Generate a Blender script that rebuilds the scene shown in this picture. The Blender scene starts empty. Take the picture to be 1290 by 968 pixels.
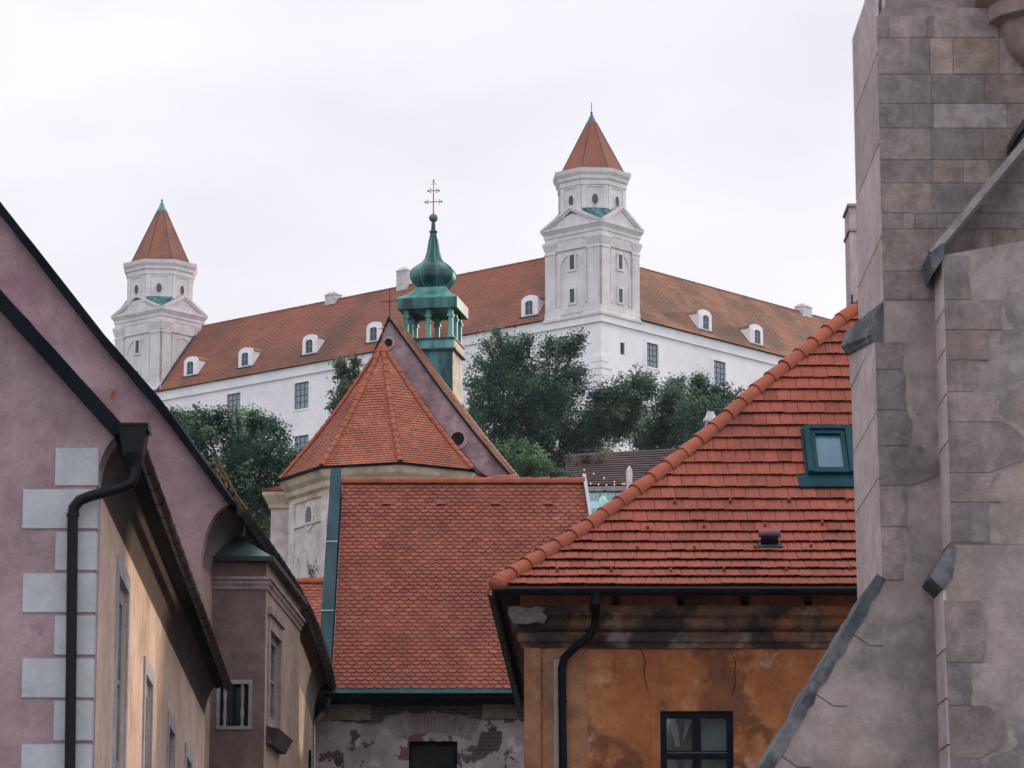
import bpy, bmesh, math, random
from mathutils import Vector, Matrix, noise
R_ = math.radians
rnd = random.Random(11)
scn = bpy.context.scene
COL = scn.collection

# ------------------------------------------------------------------ camera
PITCH = R_(11.25)
CAMZ = 1.65
cam_d = bpy.data.cameras.new('camera')
cam = bpy.data.objects.new('camera', cam_d)
COL.objects.link(cam)
cam.location = (0, 0, CAMZ)
cam.rotation_euler = (R_(90) + PITCH, 0, 0)
cam_d.sensor_width = 36.0
cam_d.lens = 120.0
cam_d.clip_start = 0.5
cam_d.clip_end = 6000
cam_d.dof.use_dof = True
cam_d.dof.focus_distance = 160
cam_d.dof.aperture_fstop = 8.0
scn.camera = cam

# ------------------------------------------------------------------ sky and sun
SUN_AZ, SUN_EL = R_(46), R_(13)          # azimuth from +Y towards +X: the low evening sun behind the roofs on the right
world = bpy.data.worlds.new('World')
scn.world = world
world.use_nodes = True
nt = world.node_tree
for n in list(nt.nodes):
    nt.nodes.remove(n)
def wn(t, **kw):
    n = nt.nodes.new(t)
    for k, v in kw.items():
        setattr(n, k, v)
    return n
w_out = wn('ShaderNodeOutputWorld')
sky = wn('ShaderNodeTexSky', sky_type='NISHITA')
sky.sun_disc = False
sky.sun_elevation = SUN_EL
sky.sun_rotation = SUN_AZ
bg_sky = wn('ShaderNodeBackground')
bg_sky.inputs['Strength'].default_value = 0.1
nt.links.new(sky.outputs[0], bg_sky.inputs['Color'])
tc = wn('ShaderNodeTexCoord')
sep = wn('ShaderNodeSeparateXYZ')
nt.links.new(tc.outputs['Generated'], sep.inputs[0])
def wmath(op, a, b=None, clamp=False):
    n = wn('ShaderNodeMath', operation=op)
    n.use_clamp = clamp
    for i, v in enumerate((a, b)):
        if v is None:
            continue
        if isinstance(v, (int, float)):
            n.inputs[i].default_value = v
        else:
            nt.links.new(v, n.inputs[i])
    return n.outputs[0]
# overcast: brighter towards the zenith, and the unseen cloud facing the sun (behind the viewer) is brightened to light the walls
up = wmath('MULTIPLY', wmath('SUBTRACT', sep.outputs[2], 0.32, True), 1.9, True)
back = wmath('MULTIPLY', wmath('SUBTRACT', wmath('MULTIPLY', sep.outputs[1], -1.0), 0.0, True), 0.42, True)
side = wmath('MULTIPLY', sep.outputs[0], 0.2)
lum = wmath('ADD', wmath('ADD', wmath('ADD', wmath('MULTIPLY', up, 0.7), 1.05), back), side)
cn = wn('ShaderNodeTexNoise')
cn.inputs['Scale'].default_value = 3.6
cn.inputs['Detail'].default_value = 5
cmap = wn('ShaderNodeMapping')
cmap.inputs['Scale'].default_value = (1, 1, 2.2)
nt.links.new(tc.outputs['Generated'], cmap.inputs[0])
nt.links.new(cmap.outputs[0], cn.inputs['Vector'])
cl = wn('ShaderNodeMapRange')
cl.inputs['From Min'].default_value = 0.36
cl.inputs['From Max'].default_value = 0.62
cl.inputs['To Min'].default_value = 0.83
cl.inputs['To Max'].default_value = 1.08
nt.links.new(cn.outputs['Fac'], cl.inputs['Value'])
bg_cl = wn('ShaderNodeBackground')
bg_cl.inputs['Color'].default_value = (0.955, 0.93, 1.0, 1)
nt.links.new(wmath('MULTIPLY', lum, cl.outputs[0]), bg_cl.inputs['Strength'])
mx = wn('ShaderNodeMixShader')
mx.inputs[0].default_value = 0.93
nt.links.new(bg_sky.outputs[0], mx.inputs[1])
nt.links.new(bg_cl.outputs[0], mx.inputs[2])
nt.links.new(mx.outputs[0], w_out.inputs[0])

sun_d = bpy.data.lights.new('sun', 'SUN')
sun_d.energy = 3.0
sun_d.angle = R_(3)
sun_d.color = (1.0, 0.78, 0.55)
sun = bpy.data.objects.new('sun', sun_d)
COL.objects.link(sun)
to_sun = Vector((math.sin(SUN_AZ) * math.cos(SUN_EL), math.cos(SUN_AZ) * math.cos(SUN_EL), math.sin(SUN_EL)))
sun.rotation_euler = to_sun.to_track_quat('Z', 'Y').to_euler()
sun.location = to_sun * 300

scn.view_settings.view_transform = 'Standard'
scn.view_settings.look = 'None'
scn.view_settings.exposure = 0.0
scn.view_settings.gamma = 1.0
scn.view_settings.use_curve_mapping = False
scn.cycles.use_denoising = True
scn.cycles.max_bounces = 6
scn.cycles.volume_bounces = 0

# ------------------------------------------------------------------ measuring helpers: a photo pixel (1290 x 968) to a point in the place
FPX, CX, CY = 4300.0, 645.0, 484.0
cP, sP = math.cos(PITCH), math.sin(PITCH)
CAM = Vector((0, 0, CAMZ))
def ray(px, py):
    h, v = (px - CX) / FPX, (CY - py) / FPX
    return Vector((h, cP - v * sP, sP + v * cP))
def atY(px, py, Y):
    d = ray(px, py)
    return CAM + d * (Y / d.y)
def atZ(px, py, z):
    d = ray(px, py)
    return CAM + d * ((z - CAMZ) / d.z)
def atP(px, py, p0, n):
    d = ray(px, py)
    return CAM + d * ((p0 - CAM).dot(n) / d.dot(n))
def zAt(py, Y):
    return atY(CX, py, Y).z
UP = Vector((0, 0, 1))
class Frame:
    """A plane in the place: O origin, R along it, N outward; pt(u, z, n) with z the absolute height."""
    def __init__(s, O, R, N=None):
        s.O = Vector((O[0], O[1], 0))
        s.R = Vector((R[0], R[1], 0)).normalized()
        s.N = Vector((s.R.y, -s.R.x, 0)) if N is None else Vector(N)
    def pt(s, u, z, n=0):
        return s.O + s.R * u + s.N * n + UP * z
    def uz(s, px, py, n=0):
        p = atP(px, py, s.O + s.N * n, s.N)
        return (p - s.O).dot(s.R), p.z

# ------------------------------------------------------------------ mesh builder
class MB:
    def __init__(s, xf=None):
        s.v, s.f, s.t, s.xf, s.smooth = [], [], [], xf, False
    def add(s, pts, faces, tint=0.5):
        b = len(s.v)
        s.v += [(s.xf @ Vector(p)) if s.xf else Vector(p) for p in pts]
        for f in faces:
            s.f.append([i + b for i in f])
            s.t.append(tint)
        return s
    def poly(s, pts, tint=0.5):
        return s.add(pts, [list(range(len(pts)))], tint)
    def prism(s, pts, vec, tint=0.5):
        n = len(pts)
        pts = [Vector(p) for p in pts]
        q = pts + [p + Vector(vec) for p in pts]
        f = [list(range(n)), list(range(2 * n - 1, n - 1, -1))] + [[i, (i + 1) % n, n + (i + 1) % n, n + i] for i in range(n)]
        return s.add(q, f, tint)
    def hexa(s, q, tint=0.5):
        return s.add(q, [[0, 1, 2, 3], [7, 6, 5, 4], [0, 4, 5, 1], [1, 5, 6, 2], [2, 6, 7, 3], [3, 7, 4, 0]], tint)
    def fbox(s, F, u0, u1, z0, z1, n0, n1, tint=0.5):
        return s.hexa([F.pt(u0, z0, n0), F.pt(u1, z0, n0), F.pt(u1, z1, n0), F.pt(u0, z1, n0),
                       F.pt(u0, z0, n1), F.pt(u1, z0, n1), F.pt(u1, z1, n1), F.pt(u0, z1, n1)], tint)
    def box(s, x0, x1, y0, y1, z0, z1, tint=0.5):
        return s.hexa([(x0, y0, z0), (x1, y0, z0), (x1, y1, z0), (x0, y1, z0), (x0, y0, z1), (x1, y0, z1), (x1, y1, z1), (x0, y1, z1)], tint)
    def tube(s, path, r, n=10, caps=True, tint=0.5):
        path = [Vector(p) for p in path]
        rs = r if isinstance(r, (list, tuple)) else [r] * len(path)
        s.smooth = True
        rings = []
        ref = None
        for i, p in enumerate(path):
            a = path[max(i - 1, 0)]
            b = path[min(i + 1, len(path) - 1)]
            d = (b - a).normalized()
            if ref is None:
                ref = d.cross(Vector((0, 0, 1)))
                if ref.length < 0.1:
                    ref = d.cross(Vector((0, 1, 0)))
            e1 = (ref - d * ref.dot(d)).normalized()
            ref = e1
            e2 = d.cross(e1)
            k = 1.0
            if 0 < i < len(path) - 1:
                c = (path[i] - a).normalized().dot(d)
                k = 1 / max(c, 0.6)
            rings.append([p + (e1 * math.cos(2 * math.pi * j / n) + e2 * math.sin(2 * math.pi * j / n)) * rs[i] * (k if n > 4 else 1) for j in range(n)])
        pts = [q for rg in rings for q in rg]
        f = [[i * n + j, i * n + (j + 1) % n, (i + 1) * n + (j + 1) % n, (i + 1) * n + j] for i in range(len(path) - 1) for j in range(n)]
        if caps:
            f += [list(range(n)), list(range((len(path) - 1) * n, len(path) * n))[::-1]]
        return s.add(pts, f, tint)
    def sweep(s, prof, path, closed=False, side=1, caps=True, tint=0.5, pclosed=True):
        """prof: (outward offset, dz) points; path: points with equal z; outward = right of the walking direction * side."""
        path = [Vector(p) for p in path]
        m = len(path)
        rings = []
        for i, p in enumerate(path):
            def dirn(a, b):
                d = path[b] - path[a]
                d.z = 0
                return d.normalized()
            if closed:
                d0, d1 = dirn((i - 1) % m, i), dirn(i, (i + 1) % m)
            else:
                d1 = dirn(i, i + 1) if i < m - 1 else dirn(i - 1, i)
                d0 = dirn(i - 1, i) if i > 0 else d1
            n0, n1 = Vector((d0.y, -d0.x, 0)) * side, Vector((d1.y, -d1.x, 0)) * side
            o = (n0 + n1)
            o = o / max(o.dot(n0), 0.2)
            rings.append([p + o * a + UP * b for a, b in prof])
        k = len(prof)
        pts = [q for r in rings for q in r]
        f = []
        for i in range(m if closed else m - 1):
            for j in range(k if pclosed else k - 1):
                a, b = i * k, ((i + 1) % m) * k
                f.append([a + j, a + (j + 1) % k, b + (j + 1) % k, b + j])
        if caps and not closed and pclosed:
            f += [list(range(k)), list(range((m - 1) * k, m * k))[::-1]]
        return s.add(pts, f, tint)
    def lathe(s, prof, c, n=16, phase=0.0, sx=1.0, sy=1.0, caps=True, tint=0.5, smooth=True):
        s.smooth = s.smooth or smooth
        pts = []
        for r, z in prof:
            for j in range(n):
                a = phase + 2 * math.pi * j / n
                pts.append((c[0] + r * sx * math.cos(a), c[1] + r * sy * math.sin(a), z))
        f = [[i * n + j, i * n + (j + 1) % n, (i + 1) * n + (j + 1) % n, (i + 1) * n + j] for i in range(len(prof) - 1) for j in range(n)]
        if caps:
            f += [list(range(n))[::-1], list(range((len(prof) - 1) * n, len(prof) * n))]
        return s.add(pts, f, tint)
    def ball(s, c, r, n=10, sz=1.0, tint=0.5):
        pr = [(max(r * math.sin(math.pi * i / 6), 0.001), c[2] - r * sz * math.cos(math.pi * i / 6)) for i in range(7)]
        return s.lathe(pr, c, n, tint=tint)
    def wall(s, F, u0, u1, z0, z1, holes=(), depth=0.25, n0=0.0, tint=0.5):
        """A wall face with real openings (ua, ub, za, zb) and their reveals."""
        us = sorted({u0, u1} | {h[0] for h in holes} | {h[1] for h in holes})
        zs = sorted({z0, z1} | {h[2] for h in holes} | {h[3] for h in holes})
        us = [u for u in us if u0 <= u <= u1]
        zs = [z for z in zs if z0 <= z <= z1]
        for i in range(len(us) - 1):
            for j in range(len(zs) - 1):
                a, b, c, d = us[i], us[i + 1], zs[j], zs[j + 1]
                if any(h[0] <= (a + b) / 2 <= h[1] and h[2] <= (c + d) / 2 <= h[3] for h in holes):
                    continue
                s.poly([F.pt(a, c, n0), F.pt(b, c, n0), F.pt(b, d, n0), F.pt(a, d, n0)], tint)
        for a, b, c, d in holes:
            for p, q in (((a, c), (b, c)), ((b, c), (b, d)), ((b, d), (a, d)), ((a, d), (a, c))):
                s.poly([F.pt(p[0], p[1], n0), F.pt(q[0], q[1], n0), F.pt(q[0], q[1], n0 - depth), F.pt(p[0], p[1], n0 - depth)], tint)
        return s
    def build(s, name, mat, parent=None, recalc=True):
        off = Vector((0, 0, 0))
        q = parent
        while q is not None:
            off += q.location
            q = q.parent
        me = bpy.data.meshes.new(name)
        me.from_pydata([tuple(p - off) for p in s.v], [], s.f)
        if recalc:
            bm = bmesh.new()
            bm.from_mesh(me)
            bmesh.ops.recalc_face_normals(bm, faces=bm.faces)
            bm.to_mesh(me)
            bm.free()
        at = me.attributes.new('tint', 'FLOAT', 'FACE')
        at.data.foreach_set('value', s.t)
        if s.smooth:
            me.shade_smooth()
            me.set_sharp_from_angle(angle=R_(38))
        me.materials.append(mat)
        o = bpy.data.objects.new(name, me)
        COL.objects.link(o)
        o.parent = parent
        return o
def thing(name, label, cat, loc=(0, 0, 0), group=None):
    o = bpy.data.objects.new(name, None)
    o.empty_display_size = 0.3
    COL.objects.link(o)
    o.location = loc
    o['label'], o['category'] = label, cat
    if group:
        o['group'] = group
    return o

# ------------------------------------------------------------------ materials
def new_mat(name):
    m = bpy.data.materials.new(name)
    m.use_nodes = True
    return m, m.node_tree, m.node_tree.nodes['Principled BSDF']
class NT:
    def __init__(s, t):
        s.t = t
    def n(s, typ, ins=None, **kw):
        nd = s.t.nodes.new(typ)
        for k, v in kw.items():
            setattr(nd, k, v)
        for k, v in (ins or {}).items():
            if hasattr(v, 'is_linked') or isinstance(v, bpy.types.NodeSocket):
                s.t.links.new(v, nd.inputs[k])
            else:
                nd.inputs[k].default_value = v
        return nd
    def coord(s, scale=(1, 1, 1), rot=(0, 0, 0)):
        c = s.n('ShaderNodeTexCoord')
        return s.n('ShaderNodeMapping', {'Vector': c.outputs['Object'], 'Scale': scale, 'Rotation': rot}).outputs[0]
    def noise(s, vec, scale, detail=4, rough=0.55):
        return s.n('ShaderNodeTexNoise', {'Vector': vec, 'Scale': scale, 'Detail': detail, 'Roughness': rough}).outputs['Fac']
    def rng(s, v, a, b, c=0.0, d=1.0, smooth=False):
        nd = s.n('ShaderNodeMapRange', {'Value': v, 'From Min': a, 'From Max': b, 'To Min': c, 'To Max': d})
        if smooth:
            nd.interpolation_type = 'SMOOTHSTEP'
        return nd.outputs[0]
    def mix(s, fac, a, b, blend='MIX'):
        nd = s.n('ShaderNodeMix', data_type='RGBA', blend_type=blend)
        for k, v in ((0, fac), (6, a), (7, b)):
            if isinstance(v, bpy.types.NodeSocket):
                s.t.links.new(v, nd.inputs[k])
            else:
                nd.inputs[k].default_value = (*v, 1) if isinstance(v, tuple) and len(v) == 3 else v
        return nd.outputs[2]
    def math(s, op, a, b=0.0):
        return s.n('ShaderNodeMath', {0: a, 1: b}, operation=op).outputs[0]
    def tint(s):
        return s.n('ShaderNodeAttribute', attribute_name='tint').outputs['Fac']
    def bump(s, h, strength, dist, bsdf):
        b = s.n('ShaderNodeBump', {'Height': h, 'Strength': strength, 'Distance': dist})
        s.t.links.new(b.outputs[0], bsdf.inputs['Normal'])

def plaster(name, c1, c2, stains=(), scale=0.6, rough=0.92, bump=0.25, fine=22, tinted=0.0, streak=None, mottle=.13, hue=0.0):
    """c1/c2 cloudy variation; stains: (colour, noise scale, from, to, amount) patches of dirt or lost plaster with a shape of their own."""
    m, t, b = new_mat(name)
    k = NT(t)
    v = k.coord()
    c = k.mix(k.rng(k.noise(v, scale, 6, 0.6), 0.4, 0.6), c1, c2)
    for i, (sc, ns, a, z, amt) in enumerate(stains):
        vv = k.n('ShaderNodeVectorMath', {0: v, 1: (13.7 * (i + 1), 5.1 * i, 3.3 * i)}, operation='ADD').outputs[0]
        f = k.rng(k.noise(vv, ns, 8, 0.64), .5 + (a - .5) * .62, .5 + (z - .5) * .62, 0, amt)
        c = k.mix(f, c, sc)
    if streak:
        vs = k.coord((1, 1, 0.12))
        c = k.mix(k.rng(k.noise(vs, streak[1], 6, 0.6), .5 + (streak[2] - .5) * .62, .5 + (streak[3] - .5) * .62, 0, streak[4]), c, streak[0])
    if hue:
        hf = k.math('FRACT', k.math('MULTIPLY', k.tint(), 37.0))
        c = k.mix(k.rng(hf, .5, 1, 0, hue), c, (.27, .205, .15))
        c = k.mix(k.rng(hf, .5, 0, 0, hue), c, (.155, .158, .18))
    if tinted:
        c = k.mix(k.rng(k.tint(), 0, 1, tinted, 0), c, tuple(x * 0.35 for x in c1))
        c = k.mix(k.rng(k.tint(), 0.5, 1, 0, tinted * 0.6), c, tuple(min(1, x * 1.9) for x in c2))
    mo = k.math('MULTIPLY', k.rng(k.noise(v, scale * 5, 6, .65), .38, .62, 1 - mottle, 1 + mottle), k.rng(k.noise(v, fine * 1.2, 3, .6), .35, .65, 1 - mottle * .6, 1 + mottle * .6))
    c = k.n('ShaderNodeVectorMath', {0: c, 3: mo}, operation='SCALE').outputs[0]
    t.links.new(c, b.inputs['Base Color'])
    b.inputs['Roughness'].default_value = rough
    b.inputs['Specular IOR Level'].default_value = .25
    h = k.math('ADD', k.noise(v, fine, 5, 0.65), k.math('MULTIPLY', k.noise(v, fine * 0.15, 3), 1.5))
    k.bump(h, bump, 0.02, b)
    return m
def tiles(name, dark, mid, light, moss=None, rough=0.85, scale=1.2):
    m, t, b = new_mat(name)
    k = NT(t)
    v = k.coord()
    tn = k.tint()
    c = k.mix(k.rng(tn, 0.0, 0.5), dark, mid)
    c = k.mix(k.rng(tn, 0.55, 1.0), c, light)
    c = k.mix(k.rng(k.noise(v, scale, 6, 0.6), 0.44, 0.62, 0, 0.6), c, dark)
    c = k.mix(k.rng(k.noise(v, scale * 14, 4, 0.7), 0.45, 0.8, 0, 0.35), c, tuple(x * 0.55 for x in dark))
    if moss:
        c = k.mix(k.rng(k.noise(v, moss[1], 7, 0.65), .5 + (moss[2] - .5) * .62, .5 + (moss[3] - .5) * .62, 0, moss[4]), c, moss[0])
    t.links.new(c, b.inputs['Base Color'])
    b.inputs['Roughness'].default_value = rough
    k.bump(k.noise(v, 40, 4, 0.6), 0.2, 0.01, b)
    return m
def metal(name, c1, c2, rough=0.45, metallic=0.2, scale=3, streak=True, bump=0.08, spec=.3):
    m, t, b = new_mat(name)
    k = NT(t)
    v = k.coord((1, 1, 0.25) if streak else (1, 1, 1))
    c = k.mix(k.rng(k.noise(v, scale, 6, 0.6), 0.4, 0.6), c1, c2)
    t.links.new(c, b.inputs['Base Color'])
    b.inputs['Roughness'].default_value = rough
    b.inputs['Metallic'].default_value = metallic
    b.inputs['Specular IOR Level'].default_value = spec
    k.bump(k.noise(k.coord(), scale * 4, 3), bump, 0.02, b)
    return m
def glassy(name, c, rough=0.06, c2=None):
    m, t, b = new_mat(name)
    k = NT(t)
    v = k.coord()
    cc = k.mix(k.rng(k.noise(v, 1.7, 3), 0.35, 0.65), c, c2 or tuple(x * 0.6 for x in c))
    t.links.new(cc, b.inputs['Base Color'])
    b.inputs['Roughness'].default_value = rough
    b.inputs['IOR'].default_value = 1.5
    k.bump(k.noise(v, 0.9, 2), 0.04, 0.05, b)
    return m

M = {}
M['white_wall'] = plaster('castle_whitewash', (.80, .80, .83), (.74, .74, .79), [((.5, .49, .5), .12, .62, .8, .25), ((.6, .58, .58), 1.2, .6, .8, .2)], scale=.18, fine=5, bump=.08, mottle=.03)
M['tower_stone'] = plaster('tower_limewash', (.66, .64, .66), (.57, .55, .57), [((.4, .38, .38), .35, .56, .78, .4)], scale=.35, fine=6, bump=.1, mottle=.05, streak=((.42, .4, .4), .9, .52, .75, .35))
M['castle_roof'] = tiles('castle_roof_tiles', (.20, .072, .046), (.29, .102, .062), (.34, .135, .085), moss=((.12, .062, .042), .09, .5, .66, .7), scale=.16)
M['castle_roof_mossy_lit'] = tiles('mossy_sunlit_castle_tiles', (.21, .10, .062), (.31, .15, .09), (.39, .215, .125), moss=((.13, .08, .055), .11, .46, .62, .75), scale=.5)  # moss patches, with grazing golden sunlight put into the base colours
M['dark_line'] = metal('dark_flashing', (.025, .028, .035), (.045, .05, .06), .6)
M['dome_copper'] = metal('dark_dome_copper', (.008, .04, .046), (.05, .185, .178), .36, .2, 1.3, spec=.4)
M['verdigris'] = metal('verdigris_copper', (.07, .24, .232), (.012, .06, .067), .5, .1, 1.3)
M['verdigris_light'] = metal('pale_verdigris', (.13, .34, .32), (.04, .16, .16), .5, .1, 1.6)
M['slate_copper'] = metal('grey_copper', (.06, .10, .11), (.10, .16, .17), .5, .3, 2)
M['sunlit_cream'] = plaster('sunlit_cream_face', (.62, .54, .46), (.5, .44, .38), [((.2, .2, .18), 2.5, .55, .7, .5)], scale=2)  # cream stands in for sunlight on the turret's right-hand side
M['iron'] = metal('wrought_iron', (.02, .022, .026), (.04, .04, .045), .6, .3)
M['gilt_grey'] = metal('grey_iron_cross', (.16, .15, .17), (.26, .25, .28), .5, .4)
M['chimney'] = plaster('grey_chimney_plaster', (.45, .44, .47), (.56, .55, .58), [((.2, .2, .21), 1.5, .55, .75, .5)], scale=1)
M['pane'] = glassy('dark_window_glass', (.03, .05, .065))
M['pane_sky'] = glassy('sky_window_glass', (.16, .22, .27), .12, (.24, .3, .34))
M['frame_dark'] = metal('dark_window_frame', (.006, .009, .014), (.01, .014, .021), .6, 0, 6, spec=.06)
M['frame_white'] = plaster('white_painted_frame', (.42, .42, .45), (.34, .34, .37), [((.3, .3, .3), 4, .55, .75, .4)], scale=3, fine=40, bump=.1)
M['black_metal'] = metal('black_painted_metal', (.0035, .005, .008), (.008, .0105, .015), .42, 0, 2.5, spec=.16)
M['verge_metal'] = metal('dark_verge_metal', (.004, .006, .010), (.008, .012, .018), .75, 0, 2, spec=.06)
M['blue_metal'] = metal('blue_grey_sheet_metal', (.026, .06, .076), (.045, .09, .108), .55, 0, 1.4, spec=.1)
M['pale_metal'] = metal('pale_zinc', (.35, .38, .42), (.5, .52, .56), .45, .3, 3)
M['pink'] = plaster('pink_plaster', (.35, .255, .28), (.268, .192, .216), [((.185, .105, .135), .7, .52, .75, .6), ((.32, .255, .285), 1.8, .55, .8, .45), ((.22, .08, .1), 3.2, .72, .8, .35)], scale=.8, fine=26, bump=.4, streak=((.2, .135, .155), 1.3, .52, .75, .35))
M['pink_two'] = plaster('faded_pink_plaster', (.40, .275, .292), (.31, .205, .23), [((.22, .12, .17), .5, .5, .68, .6), ((.42, .33, .36), 1.4, .55, .8, .4)], scale=.5, fine=20, bump=.4, streak=((.2, .13, .15), 1.0, .52, .75, .4))
M['quoin'] = plaster('grey_quoin_paint', (.45, .475, .50), (.40, .425, .455), [((.28, .3, .34), 2.5, .55, .8, .4)], scale=1.3, fine=30, bump=.18, tinted=.06, mottle=.06)
M['ochre'] = plaster('ochre_plaster', (.64, .49, .41), (.54, .4, .33), [((.33, .225, .175), 1.0, .55, .75, .5)], scale=1.0, fine=24, bump=.2)
M['cove_shaded'] = plaster('shaded_cove_plaster', (.062, .044, .038), (.045, .034, .031), [((.09, .07, .06), 1.3, .5, .7, .5)], scale=1)  # shadow under the eave and gutter put into this dark brown
M['cove_grey'] = plaster('grey_cove_plaster', (.19, .165, .165), (.15, .13, .13), [((.12, .1, .1), 1.0, .5, .7, .4)], scale=1)
M['oriel'] = plaster('brown_oriel_plaster', (.19, .14, .122), (.145, .108, .097), [((.085, .065, .06), 1.1, .52, .72, .5)], scale=.9, fine=20)
M['tan'] = plaster('tan_plaster', (.40, .30, .24), (.33, .245, .2), [((.22, .16, .13), 1.2, .52, .74, .5)], scale=.9, fine=20)
M['stone_trim'] = plaster('grey_brown_trim', (.34, .285, .275), (.26, .215, .21), [((.12, .1, .1), 2.5, .5, .72, .5)], scale=2)
M['scallop'] = tiles('beaver_tail_tiles', (.18, .05, .031), (.295, .083, .052), (.355, .118, .077), moss=((.16, .055, .04), .8, .52, .7, .4), scale=.7)
M['apse_tile'] = tiles('apse_tiles', (.28, .08, .048), (.41, .13, .077), (.48, .175, .11), moss=((.2, .065, .04), .9, .52, .7, .5), scale=.5)
M['sunlit_tile'] = tiles('sunlit_orange_tiles', (.24, .1, .055), (.36, .165, .09), (.46, .24, .14), moss=((.16, .08, .05), .9, .52, .7, .6), scale=.8)  # orange sunlight on the nave roof put into its tile colours
M['interlock'] = tiles('interlocking_red_tiles', (.18, .041, .025), (.30, .071, .041), (.355, .1, .06), moss=((.12, .035, .025), 1.1, .56, .7, .5), scale=.8)
M['hip_tile'] = tiles('hip_ridge_tiles', (.23, .06, .032), (.34, .092, .048), (.39, .125, .07), scale=1.2)
M['dark_roof'] = tiles('dark_brown_roof', (.05, .035, .042), (.075, .05, .052), (.1, .065, .06), moss=((.14, .075, .05), .4, .5, .7, .45), scale=.5)
M['church_wall'] = plaster('church_limewash', (.63, .57, .555), (.52, .465, .455), [((.32, .27, .26), .7, .52, .72, .5), ((.60, .55, .55), 1.8, .5, .7, .5)], scale=.5, fine=14, bump=.25)
M['church_trim'] = plaster('church_cornice', (.58, .48, .39), (.47, .385, .31), [((.2, .16, .13), .9, .5, .7, .5)], scale=.6)
M['gable'] = plaster('pinkish_gable_render', (.31, .225, .245), (.24, .17, .19), [((.13, .09, .1), .55, .5, .66, .7), ((.40, .32, .34), 1.3, .52, .7, .5)], scale=.6, fine=12, bump=.4)
M['render_ring'] = plaster('grey_render_ring', (.34, .27, .285), (.27, .21, .225), scale=1)
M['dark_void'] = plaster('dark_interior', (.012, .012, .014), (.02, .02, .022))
M['terracotta'] = plaster('terracotta_boards', (.33, .125, .07), (.24, .088, .05), [((.05, .03, .025), 1.5, .5, .7, .6)], scale=2)
M['orange'] = plaster('orange_plaster', (.40, .162, .066), (.30, .112, .048),
                      [((.45, .24, .13), .9, .5, .66, .55), ((.11, .05, .032), .8, .54, .62, .8), ((.46, .36, .3), 1.15, .64, .72, .5), ((.26, .085, .04), 2.4, .52, .66, .5)], scale=.7, fine=16, bump=.35,
                      streak=((.2, .085, .045), 1.6, .52, .68, .5))
M['orange_plain'] = plaster('repaired_orange_plaster', (.38, .16, .075), (.34, .14, .065), [((.2, .08, .045), 1.5, .56, .68, .5)], scale=1.2, fine=20)
M['orange_pale'] = plaster('pale_orange_pilaster', (.35, .19, .108), (.285, .148, .083), [((.21, .095, .055), 1.2, .52, .7, .6), ((.16, .125, .09), .8, .54, .72, .6)], scale=.8, fine=18, streak=((.2, .12, .075), 2.2, .52, .7, .5))
M['black_cornice'] = plaster('sooty_cornice', (.105, .075, .062), (.17, .115, .08), [((.26, .22, .22), 1.4, .55, .64, .7), ((.025, .024, .026), 1.2, .48, .62, .85), ((.3, .125, .06), .7, .56, .66, .7)], scale=1.1, fine=14, bump=.5)
M['pocked'] = plaster('pocked_grey_render', (.26, .225, .23), (.18, .155, .16), [((.05, .045, .05), 3.0, .52, .62, .8)], scale=2, bump=.6)
def ruin_wall():
    m, t, b = new_mat('ruined_plaster_over_brick')
    k = NT(t)
    v = k.coord()
    vz = k.coord((1, 1, 1), (R_(90), 0, 0))
    br = k.n('ShaderNodeTexBrick', {'Vector': vz, 'Color1': (.085, .06, .055, 1), 'Color2': (.05, .042, .042, 1), 'Mortar': (.11, .1, .1, 1), 'Scale': 1.0, 'Mortar Size': .014, 'Brick Width': .3, 'Row Height': .085})
    brc = k.mix(k.rng(k.noise(v, 1.3, 5), .45, .62, 0, .85), br.outputs['Color'], (.045, .04, .042))
    pl = k.mix(k.rng(k.noise(v, 1.2, 7, .62), .35, .66), (.36, .33, .345), (.2, .18, .19))
    pl = k.mix(k.rng(k.noise(v, 2.6, 6, .6), .56, .66, 0, .8), pl, (.46, .42, .42))
    pl = k.mix(k.rng(k.noise(v, .9, 6, .6), .565, .575, 0, .92), pl, (.11, .045, .036))
    z = k.n('ShaderNodeSeparateXYZ', {0: v}).outputs[2]
    band = k.rng(k.math('ADD', z, k.math('MULTIPLY', k.noise(v, 1.1, 6), .9)), 9.2, 9.3)
    hole = k.rng(k.noise(v, 1.05, 6, .58), .585, .6)
    f = k.math('MAXIMUM', band, hole)
    t.links.new(k.mix(f, pl, brc), b.inputs['Base Color'])
    b.inputs['Roughness'].default_value = .95
    h = k.math('ADD', k.math('MULTIPLY', f, -1.2), k.math('ADD', k.math('MULTIPLY', br.outputs['Fac'], k.math('MULTIPLY', f, -.5)), k.math('MULTIPLY', k.noise(v, 16, 5), .5)))
    k.bump(h, .7, .03, b)
    return m
M['ruin'] = ruin_wall()
M['ruin_patch'] = plaster('lichen_plaster', (.2, .175, .155), (.14, .128, .118), [((.17, .19, .12), 1.6, .5, .68, .6), ((.07, .06, .06), 2.5, .55, .66, .7)], scale=1.6, bump=.5)
M['ruin_brick'] = plaster('old_dark_brick', (.11, .095, .095), (.19, .16, .155), [((.03, .028, .03), 2, .5, .65, .7)], scale=3, bump=.5, tinted=.35)
def stone(name, c1, c2, **kw):
    return plaster(name, c1, c2, [(tuple(x * .55 for x in c1), .9, .54, .72, .55), ((.27, .225, .165), .7, .56, .72, .4), (tuple(x * 1.25 for x in c1), 2.2, .56, .74, .3)], scale=1.1, fine=30, bump=.3, **kw)
M['ashlar'] = stone('grey_ashlar', (.35, .292, .282), (.25, .212, .212), tinted=.58, streak=((.07, .066, .072), 2.2, .55, .74, .45), mottle=.2, hue=.55)
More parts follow.
